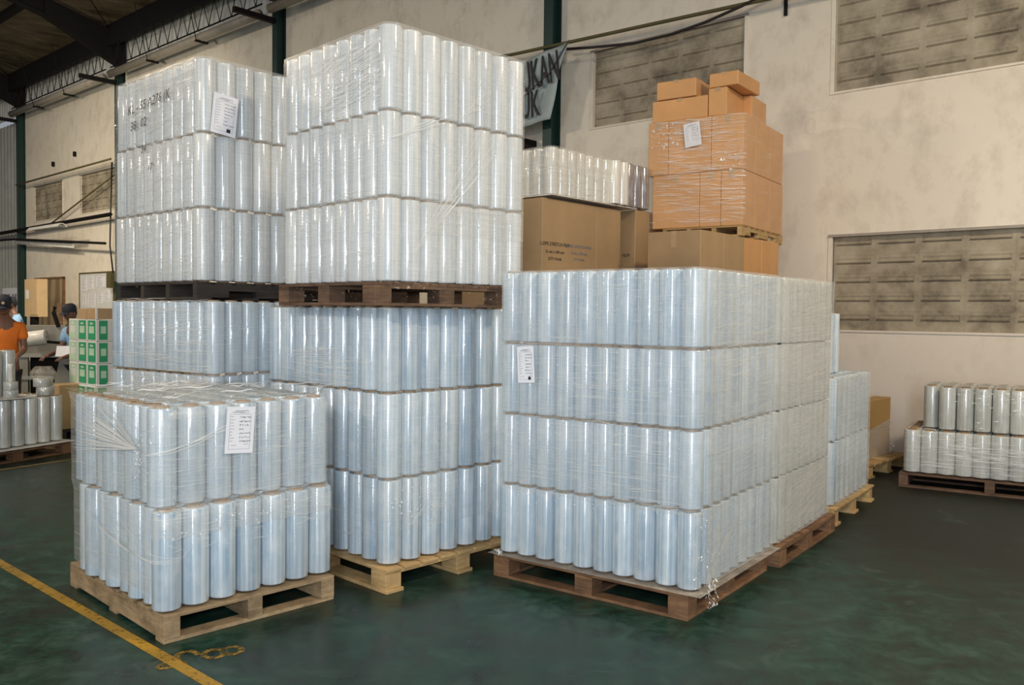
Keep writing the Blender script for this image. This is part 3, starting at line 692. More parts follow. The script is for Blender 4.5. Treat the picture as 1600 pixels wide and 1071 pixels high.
# ===== A: low two-tier load, front left
A = Load((-1.7438, 4.3428), .823, .1400, .1518, .145, .5173, (-.035, .040), 8, 7, 'low front left load', group='film rolls in the low front left load')
pallet(A, 'stringer_left', 0, .142, 'wood_a', 'weathered pine pallet under the low front left load', fr=(frame_m(-1.716, 4.243, 0, .795), 1.00, 1.31))
A.stag = .022; A.rad = .0722; A.rm = roll_mesh(.0722, A.L, A.mat)
A.faces((0, 1), 2)
A.stuff([(i, j, 1) for i in range(1, 7) for j in range(1, 8)], 'tops of inner film rolls under crumpled wrap on the low front left load')
A.stuff([(i, j, 0) for i in range(1, 7) for j in range(1, 8)], 'inner rolls of the bottom tier inside the low front left load')
A.nl = 7.8
def bA(bm):
    zt = A.z0 + 2 * A.L; kn = (-.17, .955)
    crumple_glints(bm, A, kn[0] - .05, kn[0] + .06, kn[1] - .08, kn[1] + .03, 60, (.003, .013), .014)
    crumple_glints(bm, A, kn[0] - .02, kn[0] + .05, kn[1] - .25, kn[1], 50, (.003, .010), .012)
    for k in range(46):      # fan gathered into the knot left of the near corner
        t = k / 45; e = (A.qmin() + U(0, .05), .86 + .335 * t + U(-.01, .01)); f = U(.0, .35)
        free_strand(bm, A, (kn[0] + (e[0] - kn[0]) * 0, kn[1]), (kn[0] + (e[0] - kn[0]) * (1 - f * .8), kn[1] + (e[1] - kn[1]) * (1 - f * .8)), U(.0015, .005), U(-.004, .006), .012 + U(0, .006), 20)
    for k in range(16): free_strand(bm, A, (kn[0] + .0, kn[1]), (U(-.75, -.2), zt - U(0, .03)), U(.0015, .004), 0, .014)
    for k in range(9): free_strand(bm, A, kn, (U(-.3, -.02), U(.55, .8)), U(.001, .003), 0, .012)
    for e, w_, sg in (((.50, 1.12), .005, .03), ((.52, 1.13), .003, .05), ((.72, 1.17), .002, .03), ((.60, 1.10), .002, .01)): free_strand(bm, A, (-.10, .93), e, w_, sg, .014, 24)
    for k in range(3): free_strand(bm, A, (-.95 + .03 * k, .56 - .02 * k), (.10, .40 + .01 * k), .004, .05, .012, 24)
    free_strand(bm, A, (-.55, .62), (.10, .42), .003, .03, .012, 24); free_strand(bm, A, (.10, .41), (.22, .52), .003, .0, .012, 14)
    glint_strands(bm, A, 150, A.qmin(), -.08, .20, zt - .02, .08, .5, .14, (.0006, .0016), .0)
    glint_strands(bm, A, 110, -.05, A.qmax(), .66, zt - .01, .05, .35, .10, (.0005, .0014))
    glint_strands(bm, A, 60, .0, A.qmax(), .44, .66, .03, .2, .3, (.0006, .002))
    crumple_glints(bm, A, .02, A.qmax() - .05, .52, .66, 110, (.003, .012)); crumple_glints(bm, A, -.2, -.02, .78, 1.1, 70, (.004, .014)); crumple_glints(bm, A, .05, 1.0, .7, 1.15, 90, (.002, .006))
wA = wrap('stretch wrap gathered to a knot on the low front left load', A, [((A.qmin(), -.06, .2, 1.19), dict(out=.008, zlo=lambda q: .155 + .055 + .10 * max(0, 1 - abs(q + .5) / .9) * .3)), ((-.06, A.qmax(), .52, 1.19), dict(out=.006))], 'wrap_thin', bA)
# crumpled cap over the top
bm = bmesh.new(); A.nl = 8; n1, n2 = 46, 40; zt = A.z0 + 2 * A.L; B = A.base(2); rows = []
for i in range(n1 + 1):
    row = []
    for j in range(n2 + 1):
        x = -.5 * A.dr + (A.nr) * A.dr * i / n1; y = -.5 * A.dl + A.nl * A.dl * j / n2
        z = zt + .012 + .012 * noise.noise(Vector((x * 9, y * 9, 1))) + .016 * abs(noise.noise(Vector((x * 4 + y * 14, y * 5, 5))))
        p = B + A.r * x + A.l * y; row.append(bm.verts.new((p.x, p.y, z)))
    rows.append(row)
for a_, b_ in zip(rows, rows[1:]):
    for j in range(n2): bm.faces.new((a_[j], b_[j], b_[j + 1], a_[j + 1]))
obj('top_cover', bm, M['wrap_top'], wA, True)
bm = bmesh.new()
for _ in range(44):
    x = U(0, 1.0); y = U(0, 1.15); an = U(-.5, .5) + .4; L_ = U(.05, .4); w_ = U(.002, .008); pts = []
    for k in range(9):
        p = B + A.r * (x + L_ * cos(an) * k / 8) + A.l * min(1.18, (y + L_ * sin(an) * k / 8)); pts.append(Vector((p.x, p.y, zt + .028 + .004 * sin(k))))
    ribbon(bm, pts, w_)
obj('top_ridges', bm, M['strand'], wA)['kind'] = 'stuff'
paper(A, .455, 1.03, .165, .25, -.07, 'white form with handwriting on the low front left load', 3, .014, False)

# ===== B: lower middle load
Bl = Load((-.7354, 5.2089), .8111, .1505, .1565, .1452, .5204, (-.0059, .0016), 9, 8, 'lower middle load', group='film rolls in the lower middle load')
pallet(Bl, 'euro', 0, .142, 'wood_b', 'fresh pine pallet under the lower middle load', (.03, .0, .03, .0), deck=9)
Bl.faces((0, 1, 2), 3)
def bB(bm):
    glint_strands(bm, Bl, 150, -1.4, -.05, .2, 1.70, .08, .5, .05, (.0006, .0018)); glint_strands(bm, Bl, 90, -1.1, -.3, 1.15, 1.45, .1, .5, .05, (.0008, .0024))
    glint_strands(bm, Bl, 60, 0, Bl.qmax(), .5, 1.66, .06, .4, .05, (.0005, .0013))
    crumple_glints(bm, Bl, .0, .42, .38, .62, 110, (.003, .012)); crumple_glints(bm, Bl, .02, .5, 1.02, 1.17, 60, (.002, .008))
    for k in range(10): free_strand(bm, Bl, (.05 + U(0, .1), .30 + U(0, .1)), (.30 + U(-.1, .1), .52 + U(-.05, .05)), U(.001, .003), U(-.02, .02))
wrap('stretch wrap around the lower middle load', Bl, [((Bl.qmin(), -.06, .3, 1.69), dict(out=.006)), ((-.06, Bl.qmax(), .34, 1.69), dict(out=.006)), ((-.3, .5, .42, 1.18), dict(out=.010))], 'wrap_veil', bB)

# ===== C: lower left load
Cz = 1.2389
Cc = Load((-1.9966, 5.7724), .9502, .1379, .1373, .2389, .50, (0, 0), 9, 7, 'lower left load', group='film rolls in the lower left load')
pallet(Cc, 'block', 0, .236, 'wood_a', 'weathered pallet under the lower left load, behind the low front load', (-.03, -.03, -.06, .0), nr=6)
Cc.faces((1, 2), 3, nr=6)
Cc.stuff([(i, 0, 0) for i in range(6)] + [(0, j, 0) for j in range(1, 9)], 'bottom tier of the lower left load, hidden behind the low front load')
def bC(bm):
    glint_strands(bm, Cc, 150, Cc.qmin(), -.02, 1.25, 1.75, .08, .5, .04, (.0008, .0028)); glint_strands(bm, Cc, 120, Cc.qmin(), .1, 1.06, 1.235, .2, .8, .10, (.001, .004), -.12)
    glint_strands(bm, Cc, 50, 0, .7, 1.0, 1.7, .04, .2, .08, (.0005, .0014))
wrap('stretch wrap around the lower left load', Cc, [((Cc.qmin(), -.02, .75, 1.235), dict(out=.008)), ((-1.0, -.2, 1.25, 1.70), dict(out=.006)), ((-.2, .7, .8, 1.73), dict(out=.006))], 'wrap_thin', bC)

# ===== D: upper left load on the black pallet
D = Load((-2.0966, 5.8579), .8486, .1420, .1442, 1.8615, .4995, (.0051, .0025), 9, 8, 'upper left load', 'film_warm_lit', group='film rolls in the upper left load')
pallet(D, 'stringer_right', 1.7405, .1200, 'wood_d', 'black tarred pallet between the two left loads', (.03, .0, .03, .0), deck=8, nl=8)
D.faces((0, 1, 2), 3, nr=8)
def bD(bm):
    z1 = D.z0 + 3 * D.L
    glint_strands(bm, D, 620, D.qmin(), -.02, D.z0 + .02, z1 - .01, .05, .45, .16, (.0008, .003), .10)
    crumple_glints(bm, D, D.qmin(), -.1, D.z0 + 2 * D.L, z1 - .02, 260, (.003, .014)); crumple_glints(bm, D, -.1, .5, D.z0 + .3, D.z0 + 2 * D.L, 160, (.002, .009))
    glint_strands(bm, D, 45, 0, .8, D.z0, z1, .04, .3, .06, (.0005, .0013))
wrap('stretch wrap around the upper left load', D, [((D.qmin(), -.04, D.z0 + .02, D.z0 + 3 * D.L), dict(out=.006, amp=.004)), ((-.04, D.qmax(), D.z0 + .02, D.z0 + 3 * D.L), dict(out=.005, amp=.003))], 'wrap_thin', bD)
paper(D, .165, 2.99, .185, .27, -.10, 'white form stuck near the corner of the upper left load', 5)
tm = tag(empty('marker_writing', Matrix.Identity(4)), 'black marker writing scrawled on the wrap of the upper left load', 'writing')
for body, s_, z_, sz in (('KL - 55 A276 (K', 1.02, 3.10, .105), ('38 . 02', .98, 2.98, .10), ('34', .80, 2.80, .085), ('17', .70, 2.66, .08)):
    me = text_mesh(body, sz * .9, 'LEFT', .25); me.materials.append(M['marker'])
    p = D.pt(-s_, z_, .016); d = -D.l; a = math.atan2(d.y, d.x)
    link('lettering', me, tm, Matrix.Translation(p) @ Matrix.Rotation(a, 4, 'Z') @ Matrix.Rotation(pi / 2, 4, 'X') @ Matrix.Rotation(.06, 4, 'Z'))

# ===== E: upper middle load
E = Load((-.7317, 5.0731), .7829, .1465, .1440, 1.8431, .4993, (.0018, .0064), 8, 8, 'upper middle load', 'film_warm_lit', group='film rolls in the upper middle load')
ztB = Bl.z0 + 3 * Bl.L
pallet(E, 'block', ztB, E.z0 - ztB, 'wood_e', 'red brown pallet under the upper middle load', fr=(frame_m(E.C.x - cos(E.th) * .155 + sin(E.th) * .084, E.C.y - sin(E.th) * .155 - cos(E.th) * .084, ztB, E.th), 1.08, 1.06), deck=8)
E.faces((0, 1, 2), 3)
def bE(bm):
    z1 = E.z0 + 3 * E.L
    glint_strands(bm, E, 420, E.qmin(), -.02, E.z0 + .05, z1 - .02, .05, .4, .10, (.0006, .0022), .04)
    glint_strands(bm, E, 130, -.8, -.05, E.z0 + 2 * E.L + .05, z1 - .1, .06, .3, .1, (.002, .006), .18)
    glint_strands(bm, E, 60, 0, E.qmax(), E.z0, z1, .05, .4, .05, (.0005, .0013))
    for k in range(14):      # long gathered fold sweeping up to the right
        free_strand(bm, E, (.18 + U(0, .02), E.z0 + .16 + U(0, .02)), (.85 + U(-.12, .1), E.z0 + .95 + U(-.05, .1)), U(.0015, .006), U(-.02, .03), .012, 20)
    for k in range(6): free_strand(bm, E, (.02, E.z0 + .83), (.45 + U(-.1, .1), E.z0 + .98 + U(-.03, .1)), U(.001, .0035), 0, .01)
    for k in range(8): free_strand(bm, E, (.50 + U(0, .05), E.z0 + 1.0 + U(0, .03)), (.80 + U(-.05, .1), E.z0 + 1.18 + U(-.05, .1)), U(.001, .003), 0, .01)
    crumple_glints(bm, E, -.9, -.05, z1 - .4, z1 - .08, 70, (.004, .018)); crumple_glints(bm, E, .3, 1.1, E.z0 + .36, E.z0 + .48, 60, (.002, .008))
wE = wrap('stretch wrap around the upper middle load', E, [((E.qmin(), -.04, E.z0 + .02, E.z0 + 3 * E.L), dict(out=.006, amp=.004)), ((-.04, E.qmax(), E.z0 + .02, E.z0 + 3 * E.L), dict(out=.005, amp=.003)), ((.28, E.qmax(), E.z0 + .30, E.z0 + .50), dict(out=.009))], 'wrap_thin', bE)
bm = bmesh.new()
for _ in range(150):
    q = U(E.qmin() + .1, .95); z = E.z0 - U(.0, 1) ** 2 * .1; s = U(.006, .026)
    if -.15 < q < .08 and R() < .4: continue
    bm.faces.new([bm.verts.new(E.pt(q + U(-s, s), z + U(-s, s) * .7, .045 + U(-.02, .02))) for _ in range(3)])
obj('loose_skirt', bm, M['wrap_top'], wE)['kind'] = 'stuff'

# ===== F: tall right load, four tiers
F = Load((1.0045, 4.7756), .9400, .1372, .1369, .1445, .4476, (-.0004, -.0047), 10, 9, 'four tier right load', group='film rolls in the four tier right load')
pallet(F, 'block', 0, .142, 'wood_f', 'brown block pallet under the four tier right load', fr=(frame_m(.972, 4.650, 0, .93), 1.20, 1.34), deck=8)
F.faces((0, 1, 2, 3), 4)
def bF(bm):
    z1 = F.z0 + 4 * F.L; L = F.L; z0 = F.z0
    glint_strands(bm, F, 150, F.qmin(), 0, z0 + L * .9, z1, .05, .35, .04, (.0005, .0014)); glint_strands(bm, F, 100, -.95, -.1, z0 + L, z0 + 2.6 * L, .06, .3, .05, (.0007, .0022))
    glint_strands(bm, F, 300, .1, F.qmax(), z0, z1, .1, .7, .08, (.0006, .0020), .06)
    for k in range(30):      # diagonal pulled folds at the lower corner of the right face
        free_strand(bm, F, (.10 + U(0, .05), z0 - .0 + U(0, .08)), (.35 + U(-.15, .5), z0 + U(.3, .44)), U(.001, .0035), U(-.02, .03), .010)
    crumple_glints(bm, F, -.02, .20, z0 + .02, z0 + .40, 130, (.003, .013)); crumple_glints(bm, F, -1.3, -.1, z0 + L * .86, z0 + L * .98, 120, (.002, .010)); crumple_glints(bm, F, -1.3, -.1, z0 + L * 1.7, z0 + L * 1.96, 110, (.002, .007))
    for _ in range(60):
        q = U(.07, .22); z = U(z0 - .10, z0 + .05); s = U(.006, .02)
        bm.faces.new([bm.verts.new(F.pt(q + U(-s, s), z + U(-s, s), .03 + U(-.01, .03))) for _ in range(3)])
    for _ in range(26):
        q = F.qmin() + U(-.03, .03); z = z0 + U(-.01, .03); s = U(.006, .02)
        bm.faces.new([bm.verts.new(F.pt(q + U(-s, s), z + U(-s, s), .02 + U(-.01, .03))) for _ in range(3)])
wF = wrap('stretch wrap around the four tier right load', F, [((.09, F.qmax(), F.z0 + .01, F.z0 + 4 * F.L), dict(out=.007)), ((.12, F.qmax(), F.z0 + .01, F.z0 + 4 * F.L), dict(out=.010)), ((F.qmin(), .09, F.z0 + .42, F.z0 + 4 * F.L), dict(out=.006))], 'wrap_thin', bF)
bm = bmesh.new(); x = F.nr * F.dr
obj('slip_sheet', (lambda b: (bx(b, -F.dr / 2 - .05, F.nr * F.dr - F.dr / 2, -F.dl / 2 - .05, F.nl * F.dl - F.dl / 2 + .03, .1425, .1440, frame_m(F.C.x, F.C.y, 0, F.th)), b)[1])(bm), M['wrap_top'], wF)
paper(F, -1.14, 1.355, .125, .225, .06, 'white form with writing on the four tier right load', 8)

# ===== G: load right behind F
oG = F.C + F.r * (9.12 * F.dr)
G = Load((oG.x, oG.y), .9400, .1397, .1369, .1445, .4476, (-.0004, -.0047), 3, 9, 'rear four tier load', 'rolldull')
G.mat = M['rolldull']
pallet(G, 'block', 0, .142, 'wood_f', 'brown pallet under the rear load that adjoins the four tier right load', (-.01, .03, .04, .0), nl=9, deck=8)
G.stuff([(i, 0, l_) for i in range(9) for l_ in range(4)] + [(8, j, l_) for j in range(1, 8) for l_ in range(4)], 'film rolls of the rear four tier load beside the right load')
def bG(bm):
    glint_strands(bm, G, 620, .02, G.qmax(), G.z0, G.z0 + 4 * G.L, .1, .9, .06, (.0008, .0026), .08); glint_strands(bm, G, 260, .02, G.qmax(), G.z0, G.z0 + G.L, .2, 1.2, .06, (.001, .003), .22)
wrap('dense stretch wrap on the rear four tier load', G, [((.03, G.qmax(), G.z0 + .01, G.z0 + 4 * G.L), dict(out=.012, amp=.005))], 'wrap', bG)

# ===== H: narrow two-tier load further back
H = Load((2.56, 6.98), .9500, .150, .150, .145, .520, (0, 0), 4, 8, 'narrow load near the carton pallet', group='corner film rolls of the narrow rear load')
pallet(H, 'euro', 0, .142, 'wood_b', 'fresh pine pallet under the narrow rear load', (.03, .03, .03, .03), deck=8)
H.roll(0, 0, 0, 'clear film roll, near corner, bottom tier of the narrow rear load'); H.roll(0, 0, 1, 'clear film roll, near corner, top tier of the narrow rear load')
H.stuff([(i, j, l_) for i in range(8) for j in range(4) for l_ in range(2) if (i, j) != (0, 0)], 'film rolls behind the corner of the narrow rear load')
H.stuff([(i, j, 2) for i in range(2, 5) for j in (1, 2)], 'few film rolls standing on top of the narrow rear load')
def bH(bm):
    glint_strands(bm, H, 260, -.1, H.qmax(), H.z0, H.z0 + 2 * H.L, .1, .7, .05, (.0010, .003), .05); free_strand(bm, H, (.22, .72), (.34, 1.18), .012, .0)
wrap('stretch wrap around the narrow rear load', H, [((.06, H.qmax(), H.z0, H.z0 + 2 * H.L), dict(out=.007))], 'wrap', bH)

# ===== J: two-tier load by the wall, right edge of the picture
J = Load((3.985, 8.53), -.555, .150, .152, .145, .430, (0, 0), 7, 10, 'two tier load by the wall', 'rolldull', group='film rolls in the two tier load by the wall')
pallet(J, 'stringer_left', 0, .142, 'wood_e', 'brown pallet under the two tier load by the wall at right', (.03, .03, .03, .03), nl=6, deck=7)
for i in range(10): J.roll(i, 0, 0, 'film roll, %s from the left end, bottom tier of the load by the wall' % ordn(i))
for j in range(1, 6): J.roll(0, j, 0, 'film roll, %s behind the left corner, bottom tier by the wall' % ordn(j - 1))
for i in range(2, 7): J.roll(i - .05, .55, 1, 'film roll, %s from the left, top tier of the load by the wall' % ordn(i - 1))
J.roll(.95, 1.3, 1, 'set back film roll at the left end of the top tier by the wall')
J.stuff([(i, j, 0) for i in range(1, 10) for j in range(1, 6)], 'inner rolls of the bottom tier by the wall')
J.stuff([(i - .05, j + .55, 1) for i in range(2, 7) for j in range(1, 5)] + [(.95, j + 1.3, 1) for j in range(1, 4)], 'inner rolls of the top tier by the wall')
def bJ(bm):
    glint_strands(bm, J, 120, -.1, J.qmax(), .2, .56, .05, .3, .03, (.001, .004)); free_strand(bm, J, (-.1, .265), (1.4, .262), .004, 0, .01, 30)
    glint_strands(bm, J, 60, .35, 1.1, .3, .45, .05, .25, .03, (.002, .005))
wJ = wrap('stretch wrap around the two tier load by the wall', J, [((-.8, J.qmax(), .16, .57), dict(out=.006))], 'wrap_thin', bJ)
bm = bmesh.new(); o = J.cell(2, .55, 1) 
for _ in range(120):
    s = U(.004, .022); x = U(.05, .75); z = U(.62, .995) if R() < .4 else U(.9, .995)
    p = J.C + J.r * (2 * J.dr + x) + J.l * (.55 * J.dl - J.rad - .006)
    bm.faces.new([bm.verts.new(p + J.r * U(-s, s) * 2 + Vector((0, 0, z + U(-s, s) * .5)) + J.l * U(-.006, 0)) for _ in range(3)])
obj('loose_shreds', bm, M['strand'], wJ)['kind'] = 'stuff'
def lid(ld, i0, i1, j0, j1, z, parent, name, m='wrap_top', a=.008):
    bm = bmesh.new(); n1, n2 = 26, 20; rows = []
    for i in range(n1 + 1):
        row = []
        for j in range(n2 + 1):
            x = (i0 + (i1 - i0) * i / n1) * ld.dr; y = (j0 + (j1 - j0) * j / n2) * ld.dl; p = ld.C + ld.r * x + ld.l * y
            row.append(bm.verts.new((p.x, p.y, z + .008 + a * abs(noise.noise(Vector((x * 9, y * 9, z)))))))
        rows.append(row)
    for a_, b_ in zip(rows, rows[1:]):
        for j in range(n2): bm.faces.new((a_[j], b_[j], b_[j + 1], a_[j + 1]))
    return obj(name, bm, M[m], parent, True)
lid(J, 1.4, 6.5, .05, 5.0, J.z0 + 2 * J.L, wJ, 'top_cover')
bm = bmesh.new()
for k in range(5):
    q = J.C + J.r * (6.46 * J.dr) + J.l * ((.1 + k) * J.dl); bm
g = bmesh.new(); r0 = None
for k in range(9):
    q = J.C + J.r * (6.48 * J.dr + .02 * sin(k)) + J.l * ((.1 + k * .55) * J.dl); v = (g.verts.new((q.x, q.y, J.z0 + J.L + .01)), g.verts.new((q.x - .0, q.y, J.z0 + 2 * J.L + .01)))
    if r0: g.faces.new((r0[0], v[0], v[1], r0[1]))
    r0 = v
obj('side_cover', g, M['wrap_top'], wJ)

# ------------------------------------------------------------------ cartons
def carton(x, y, z0, th, w, l, h, m, label, group=None, name='carton', seams=True, tilt=0):
    """near corner at x,y; w along right face, l along left face"""
    mw = frame_m(x, y, z0, th) @ Matrix.Rotation(tilt, 4, 'Y')
    b = bmesh.new(); bx(b, 0, w, 0, l, 0, h, bev=.006)
    t = obj(name, b, M[m], None, False, mw); tag(t, label, 'carton', group)
    b = bmesh.new()
    bx(b, -.0, w, l / 2 - .03, l / 2 + .03, h - .001, h + .002); bx(b, -.0022, .001, l / 2 - .03, l / 2 + .03, h * .86, h + .0015); bx(b, w - .001, w + .0022, l / 2 - .03, l / 2 + .03, h * .86, h + .0015)
    if seams: obj('tape', b, M['tape'], t)
    else: b.free()
    return t
def on_right(t, x, z, body, size, m='ink', out=.004):
    me = text_mesh(body, size); me.materials.append(M[m])
    link('lettering', me, t, Matrix.Translation((x, -out, z)) @ Matrix.Rotation(pi / 2, 4, 'X'))
def print3(t, x, z, s=.045, m='ink', txt='LLDPE STRETCH FILM'):
    on_right(t, x, z, txt, s, m); on_right(t, x, z - s * 1.5, '23 mic x 500 mm', s * .85, m); on_right(t, x, z - s * 2.9, 'QTY 4 Rolls', s * .85, m)
def simple_pallet(x, y, z0, th, W, Ln, h, m, label, style='block', deck=6):
    return pallet(None, style, z0, h, m, label, fr=(frame_m(x, y, z0, th), W, Ln), deck=deck, nr=1, nl=1)
# K1, K2: tall brown cartons on pallets, a lower one under each
for (x, y, w, l, nm) in ((.289, 8.6, 1.36, 1.15, 'left'), (1.372, 9.74, 1.40, .9, 'right')):
    simple_pallet(x, y, 0, .84, w, l, .14, 'wood_e', 'pallet on the floor under the %s tall brown cartons' % nm)
    carton(x + .01, y + .01, .14, .84, w - .02, l - .02, 1.25, 'card', 'lower brown carton under the %s tall carton, behind the right load' % nm)
    simple_pallet(x, y, 1.39, .84, w, l, .14, 'wood_e', 'pallet between the %s lower and upper brown cartons' % nm)
    # upper: the wrapped face shows two cartons side by side
    k = .56 if nm == 'left' else .42
    if nm == 'left':
        c1 = carton(x, y, 1.53, .84, w * .66, l, 1.30, 'card', 'big brown printed carton under the pale film rolls'); print3(c1, .20, .83, .050); print3(c1, .60, .83, .045, 'ink_blue')
        c2 = carton(x + cos(.84) * w * .664, y + sin(.84) * w * .664, 1.53, .84, w * .33, l, 1.30, 'card', 'narrow end of the left brown carton group, beside the gap')
        
    else:
        c1 = carton(x, y, 1.53, .84, w * .28, l, 1.322, 'card', 'brown carton right of the gap, its print cut by the edge'); on_right(c1, -.02, .80, '', .05)
        me = text_mesh('FILM', .05); me.materials.append(M['ink']); link('lettering', me, c1, Matrix.Translation((-.004, .12, .80)) @ Matrix.Rotation(-pi / 2, 4, 'Z') @ Matrix.Rotation(pi / 2, 4, 'X'))
        c2 = carton(x + cos(.84) * w * .283, y + sin(.84) * w * .283, 1.53, .84, w * .715, l, 1.315, 'card', 'brown carton with two printed blocks, left of the orange stack'); print3(c2, .34, .76, .045, 'ink_blue'); print3(c2, .78, .78, .045, 'ink')
# pale rolls on K1
KR = Load((.375, 8.735), .84, .152, .150, 2.865, .485, (0, 0), 5, 7, 'pale load on brown cartons', 'film_cream', group='pale film rolls on top of the brown cartons')
KR.faces((0,), 1, names=['single tier'])
o = tag(obj('slip_sheet', box(-.10, 1.40, -.10, .95, 0, .008, frame_m(.375, 8.735, 2.855, .84)), M['white_m']), 'thin pale sheet between the brown cartons and the pale film rolls', 'sheet')
KS = Load((1.085, 9.43), .84, .152, .150, 2.865, .485, (0, 0), 1, 5, 'loose group', 'film_cream', group='loose film rolls at the right end on the brown cartons')
for i in range(2): KS.roll(i, 0, 0, 'pale yellowish film roll, %s of the loose pair on the brown cartons' % ordn(i))
KS.mat = M['film_dark']; KS.rm = roll_mesh(KS.rad * .99, KS.L, M['film_dark'])
for i in range(2, 5): KS.roll(i, .15, 0, 'smoky brown film roll, %s from the left beside the orange cartons' % ordn(i - 2))
def bK(bm):
    glint_strands(bm, KR, 110, KR.qmin(), KR.qmax(), KR.z0, KR.z0 + KR.L, .05, .4, .08, (.001, .0035)); crumple_glints(bm, KR, .3, .9, KR.z0 + .1, KR.z0 + .42, 40, (.005, .02))
wrap('stretch wrap around the pale rolls on the brown cartons', KR, [((KR.qmin(), KR.qmax(), KR.z0, KR.z0 + KR.L), dict(out=.007))], 'wrap_thin', bK)
# K3, K4 : lower cartons carrying the orange stack
for (x, y, w, l, nm) in ((1.88, 8.68, .98, .62, 'left'), (2.515, 9.46, .93, .85, 'right')):
    simple_pallet(x, y, 0, .86, w, l, .14, 'wood_e', 'floor pallet under the %s cartons that carry the orange stack' % nm)
    carton(x + .01, y + .01, .14, .86, w - .02, l - .02, 1.19, 'card', 'lower brown carton, %s one beneath the orange stack' % nm)
    c = carton(x, y, 1.33, .86, w * .5, l, 1.205, 'card' if nm == 'left' else 'card_m', 'brown carton directly below the orange stack, %s pair, near one' % nm)
    carton(x + cos(.86) * w * .505, y + sin(.86) * w * .505, 1.33, .86, w * .49, l, 1.205, 'card' if nm == 'left' else 'card_m', 'brown carton directly below the orange stack, %s pair, far one' % nm)
# M: orange wrapped carton stack
mx, my, mt = 2.452, 9.30, .97
mp = simple_pallet(mx, my, 2.537, mt, 1.42, .92, .112, 'wood_b', 'light pallet with fork slots under the orange carton stack', 'stringer_right', 8)
def MC(x, y, z, w, l, h, lab, m='card_m', dth=0): 
    p = Vector((mx, my, 0)) + Vector((cos(mt), sin(mt), 0)) * x + Vector((-sin(mt), cos(mt), 0)) * y
    return carton(p.x, p.y, z, mt + dth, w, l, h, m, lab, 'orange cartons of the wrapped stack by the wall')
mz = 2.65; hh = .60
for k, (y, l) in enumerate(((0, .24), (.245, .24), (.49, .56))):
    MC(0, y, mz, .42, l, hh, 'orange carton, lowest tier, %s on the left face of the stack' % ['near corner', 'middle one', 'far left one'][k])
for k in range(2): MC(.425 + k * .49, 0, mz, .48, .7, hh, 'orange carton in the lowest tier, %s behind the near corner, right face' % ordn(k))
for k, (y, l) in enumerate(((0, .36), (.365, .50), (.87, .24))):
    MC(0, y, mz + hh + .004, .40, l, hh, 'orange carton, second tier, %s on the left face of the stack' % ['near corner', 'middle one', 'far left one'][k])
for k in range(2): MC(.405 + k * .49, 0, mz + hh + .004, .48, .7, hh, 'orange carton in the second tier, %s behind the near corner, right face' % ordn(k))
z3 = mz + 2 * hh + .008
MC(.02, .42, z3, .42, .66, .24, 'wide low orange carton in the third tier, left part of the stack')
MC(.02, .20, z3, .50, .21, .30, 'small orange carton in the third tier near the corner')
MC(.0, .55, z3 + .245, .45, .47, .20, 'orange carton topmost at the left of the stack')
MC(.53, .10, z3 + .0, .50, .50, .30, 'orange carton in the third tier behind the top box')
MC(.02, .08, z3 + .31, .62, .33, .15, 'shiny orange box lying askew on the very top of the stack', dth=-.05)
ML = Load((mx + .02, my + .03), mt, .1, .1, mz, .604, (0, 0), 11, 14, 'm'); ML.rad = .02
def bM(bm):
    glint_strands(bm, ML, 420, -1.12, 0, mz + .05, mz + 1.2, .05, .35, .06, (.001, .004), -.05, .03); glint_strands(bm, ML, 60, 0, 1.3, mz, mz + 1.2, .05, .4, .1, (.0008, .002), 0, .03)
    crumple_glints(bm, ML, -.35, -.02, mz + .6, mz + .8, 40, (.008, .03), .03); crumple_glints(bm, ML, -1.1, -.75, mz + .9, mz + 1.2, 60, (.006, .03), .03)
tW = tag(empty('stretch_wrap', Matrix.Identity(4)), 'glossy stretch wrap over the orange carton stack', 'stretch wrap')
bm = bmesh.new(); bM(bm); obj('wrinkle_glints', bm, M['strand'], tW)['kind'] = 'stuff'
bm = bmesh.new(); sheet(bm, ML, -1.13, 1.34, mz + .01, mz + 1.20, out=.024, amp=.006); obj('wrap_sheet', bm, sheet_mat('wrap_over_cartons', .04, .22), tW, True)
paper(ML, -.62, mz + 1.02, .19, .26, .12, 'white form on the left face of the orange carton stack', 12, .045, False)
# I: ochre box on its own pallet
simple_pallet(3.70, 8.88, 0, .80, 1.15, .70, .142, 'wood_b', 'light pallet with a single ochre carton, against the wall', 'euro', 7)
t = carton(3.74, 9.16, .142, .80, .78, .36, .30, 'card_y', 'lower ochre carton, wrapped, on the light pallet')
t = carton(3.74, 9.16, .446, .80, .78, .36, .33, 'card_y', 'upper ochre carton on the light pallet behind the narrow load')
t = tag(empty('stretch_wrap', Matrix.Identity(4)), 'loose wrap around the ochre carton', 'stretch wrap')
bm = bmesh.new(); f0 = frame_m(3.72, 9.13, .142, .80)
for (a0, a1) in (((0, 0), (.83, 0)), ((.83, 0), (.83, .4))):
    vs = [bm.verts.new(f0 @ Vector((p[0], p[1], z))) for p, z in ((a0, 0), (a1, 0), (a1, .40), (a0, .28))]; bm.faces.new(vs)
obj('wrap_sheet', bm, M['wrap'], t)
bm = bmesh.new()
for _ in range(50):
    s = U(.01, .03); p = f0 @ Vector((.86 + U(0, .1), U(.0, .3), U(0, .10))); bm.faces.new([bm.verts.new(p + Vector((U(-s, s), U(-s, s), U(-s, s)))) for _ in range(3)])
obj('wrinkle_glints', bm, M['strand'], t)

